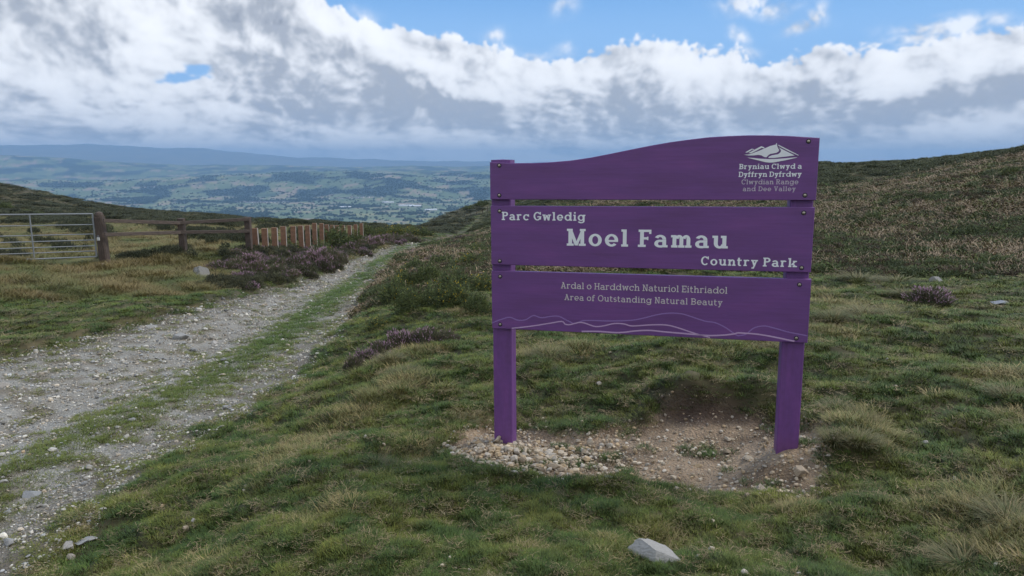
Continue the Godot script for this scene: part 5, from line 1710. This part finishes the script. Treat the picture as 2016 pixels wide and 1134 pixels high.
# ---------------------------------------------------------------- the valley's trees and houses
func make_valley() -> void:
	var tm_ := [far_tree_mesh(), far_tree_mesh()]
	for i in 190000:
		var r := exp(rnd(log(2200.0), log(8500.0)))
		var a := deg_to_rad(rnd(-42, 6))
		var x := r * sin(a)
		var z := -r * cos(a)
		var wood: float = N.wood.get_noise_2d(x, z)
		var w := smoothstep(0.12, 0.2, wood - (0.2 if r < 6200.0 else -0.06))
		var hedge: float = N.edges.get_noise_2d(x, z)
		var keep := 0.012
		if hedge > -0.17 and N.rill.get_noise_2d(x * 3.0, z * 3.0) > -0.15:
			keep = 0.9
		if rng.randf() > maxf(w * 0.45, keep):
			continue
		var s := rnd(3.5, 8.0)
		var c := Color(0.03, 0.055, 0.022).lerp(Color(0.05, 0.078, 0.03), rng.randf()) * rnd(0.8, 1.2)
		drop("tree%d" % (i % 2), Transform3D(Basis(Vector3.UP, rng.randf() * TAU).scaled_local(Vector3(s, s * rnd(0.8, 1.1), s)), Vector3(x, far_h(r, a / 1.7), z)), c)
	var tmat := surf(Color.WHITE, 1.0, true)
	for k in 2:
		pour("tree%d" % k, "far_trees", tm_[k], tmat)
	var walls := surf(lin(0.72, 0.70, 0.66), 0.9)
	var roofs := surf(lin(0.12, 0.115, 0.12), 0.9)
	var sheet := surf(lin(0.78, 0.8, 0.82), 0.6)
	var proto := base("house", Vector3.ZERO)
	part("wall", beam(-6, 6, -2, 5.2, -4, 4, 0.02), walls, proto)
	part("roof", slab(PackedVector2Array([Vector2(-4.5, 5.0), Vector2(4.5, 5.0), Vector2(0, 8.4)]), -6.4, 6.4, 0.02), roofs, proto).rotation.y = PI / 2
	var first := true
	for cl in [[-2037, -5865, 101, 26, 70, "tiny pale house in the distant town left of the wooded spur", "houses of the distant town"],
		[-1651, -556, 103, 2, 40, "tiny pale house on the right side of the distant town", "houses of the distant town's right side"],
		[-3506, -7023, 8, 25, 25, "tiny pale house in the far village left of the town", "houses of the far village"],
		[-1381, -6117, 114, 2, 30, "tiny pale house in the hamlet below the wooded spur", "houses of the hamlet below the spur"],
		[-2085, -556, 56, 15, 20, "tiny pale house on the left fringe of the distant town", "houses on the town's left fringe"]]:
		for i in cl[4]:
			var x: float = cl[0] + rng.randfn(0, 1) * cl[2]
			var z: float = cl[1] + rng.randfn(0, 1) * cl[3]
			var h := proto
			if not first:
				h = proto.duplicate()
				h.name = numbered("house")
				add_child(h, true)
			first = false
			var r := sqrt(x * x + z * z)
			h.transform = Transform3D(Basis(Vector3.UP, rng.randf() * TAU).scaled_local(Vector3.ONE * rnd(0.9, 1.6)), Vector3(x, far_h(r, atan2(x, -z) / 1.7), z))
			tag(h, cl[5], "house", cl[6])
	for s in [[-996, -5747, 45.0, 18.0, 0.1, "long white warehouse roof in the valley, leftmost of the industrial sheds"],
		[-791, -5351, 55.0, 20.0, 0.05, "white warehouse in the valley, first of the row right of the single shed"],
		[-714, -5285, 40.0, 18.0, -0.1, "white warehouse in the valley, middle of the row"],
		[-65, -5252, 50.0, 20.0, 0.08, "white warehouse in the valley, last of the row"],
		[-547, -4809, 40.0, 15.0, 0.3, "white shed furthest right in the valley near the moorland slope"],
		[-1203, -5157, 40.0, 12.0, 0.1, "pale farm shed in the fields below the hamlet"]]:
		var r := sqrt(s[0] * s[0] + s[1] * s[1])
		var o := base("warehouse", Vector3(s[0], far_h(r, atan2(s[0], -s[1]) / 1.7), s[1]))
		o.rotation.y = s[4]
		part("wall", beam(-s[2], s[2], -3, 8, -s[3], s[3], 0.05), walls, o)
		part("roof", slab(PackedVector2Array([Vector2(-s[3] - 1, 7.9), Vector2(s[3] + 1, 7.9), Vector2(0, 12)]), -s[2] - 1, s[2] + 1, 0.05), sheet, o).rotation.y = PI / 2
		tag(o, s[5], "warehouse")

# ---------------------------------------------------------------- build
func _ready() -> void:
	rng.seed = 4711
	N = {"edge": noise(1, 1.1, 2), "lump": noise(16, 0.42, 2), "tuss": noise(17, 2.9, 1), "hump": noise(2, 1.0, 2), "fine": noise(3, 4.5, 2), "mound": noise(4, 0.22, 2), "knoll": noise(5, 0.045, 2), "patch": noise(6, 0.55, 3), "small": noise(7, 2.4, 2),
		"hill": noise(8, 0.00045, 2), "rill": noise(9, 0.0022, 3), "wood": noise(10, 0.0016, 3), "c_warp": noise(11, 3.2, 3), "c_puff": noise(12, 10.0, 6), "c_fine": noise(13, 42.0, 3)}
	var cc := noise(14, 6.5, 4)
	cc.noise_type = FastNoiseLite.TYPE_CELLULAR
	cc.cellular_return_type = FastNoiseLite.RETURN_DISTANCE
	cc.fractal_gain = 0.5
	cc.fractal_lacunarity = 2.4
	N["c_cell"] = cc
	N["c_big"] = noise(15, 4.2, 3)
	var f := FastNoiseLite.new()
	f.noise_type = FastNoiseLite.TYPE_CELLULAR
	f.cellular_return_type = FastNoiseLite.RETURN_CELL_VALUE
	f.frequency = 0.0052
	f.seed = 3
	f.domain_warp_enabled = true
	f.domain_warp_amplitude = 60.0
	f.domain_warp_frequency = 0.004
	N["field"] = f
	var g: FastNoiseLite = f.duplicate()
	g.cellular_return_type = FastNoiseLite.RETURN_DISTANCE2_DIV
	N["edges"] = g

	# camera
	var cam := Camera3D.new()
	cam.name = "camera"
	add_child(cam)
	cam.position = EYE
	cam.rotation_degrees = Vector3(-9.8, 0, 0)
	cam.fov = 44.1
	cam.near = 0.05
	cam.far = 60000.0
	cam.current = true
	# sky, air and exposure
	var env := Environment.new()
	env.background_mode = Environment.BG_SKY
	env.sky = Sky.new()
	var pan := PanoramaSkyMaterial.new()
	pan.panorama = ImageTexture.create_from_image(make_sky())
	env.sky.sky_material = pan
	env.tonemap_mode = Environment.TONE_MAPPER_LINEAR
	env.tonemap_exposure = 1.8
	env.fog_enabled = true
	env.fog_mode = Environment.FOG_MODE_EXPONENTIAL
	env.fog_density = 0.000085
	env.fog_light_color = Color(0.64, 0.82, 1.0)
	env.sdfgi_enabled = true
	env.ssao_enabled = true
	env.ssil_enabled = true
	var we := WorldEnvironment.new()
	we.name = "world"
	we.environment = env
	add_child(we)
	# the sun, high in front and veiled by cloud
	var sun := DirectionalLight3D.new()
	sun.name = "sun"
	sun.light_energy = 0.42
	sun.light_color = Color(1.0, 0.965, 0.91)
	sun.light_angular_distance = 20.0
	sun.shadow_enabled = true
	sun.rotation_degrees = Vector3(-50, 180 - 66, 0)
	add_child(sun)

	rows.resize(TN)
	var task := WorkerThreadPool.add_group_task(land_row, TN)
	WorkerThreadPool.wait_for_group_task_completion(task)
	track_tables()
	make_ground()
	make_far()
	make_sign()
	make_fences()
	make_bushes()
	make_turf()
	make_stones()
	make_valley()
	var grass := surf(Color.WHITE, 0.75, true)
	grass.backlight_enabled = true
	grass.backlight = Color(0.5, 0.5, 0.5)
	var dull := surf(Color.WHITE, 0.9, true)
	for k in 2:
		pour("turf%d" % k, "turf_grass", grass_mesh(44, 0.8, 0.6, 0.036, 2, 0.15), grass)
		pour("long%d" % k, "long_grass", grass_mesh(52, 0.7, 1.4, 0.02, 3, 0.25), grass)
		pour("leaf%d" % k, "low_shrubs", leaf_mesh(170), dull)
		pour("scrub%d" % k, "heath_scrub", gorse_scrub(), dull)
		pour("stalk%d" % k, "dead_bracken", stalk_mesh(34), dull)

func gorse_scrub() -> ArrayMesh:
	var st := begin()
	for i in 110:
		var p := dome_point(1.0)
		var d := (Vector3(p.x, 0.6, p.z) + Vector3(rnd(-1, 1), rnd(-0.5, 0.8), rnd(-1, 1)) * 0.8).normalized()
		var f := rnd(0.6, 1.4)
		sprig(st, p - d * 0.15, d, rnd(0.3, 0.5), 0.06, Color(f, f, f), Color(f, f, f) * 1.3)
	return st.commit()
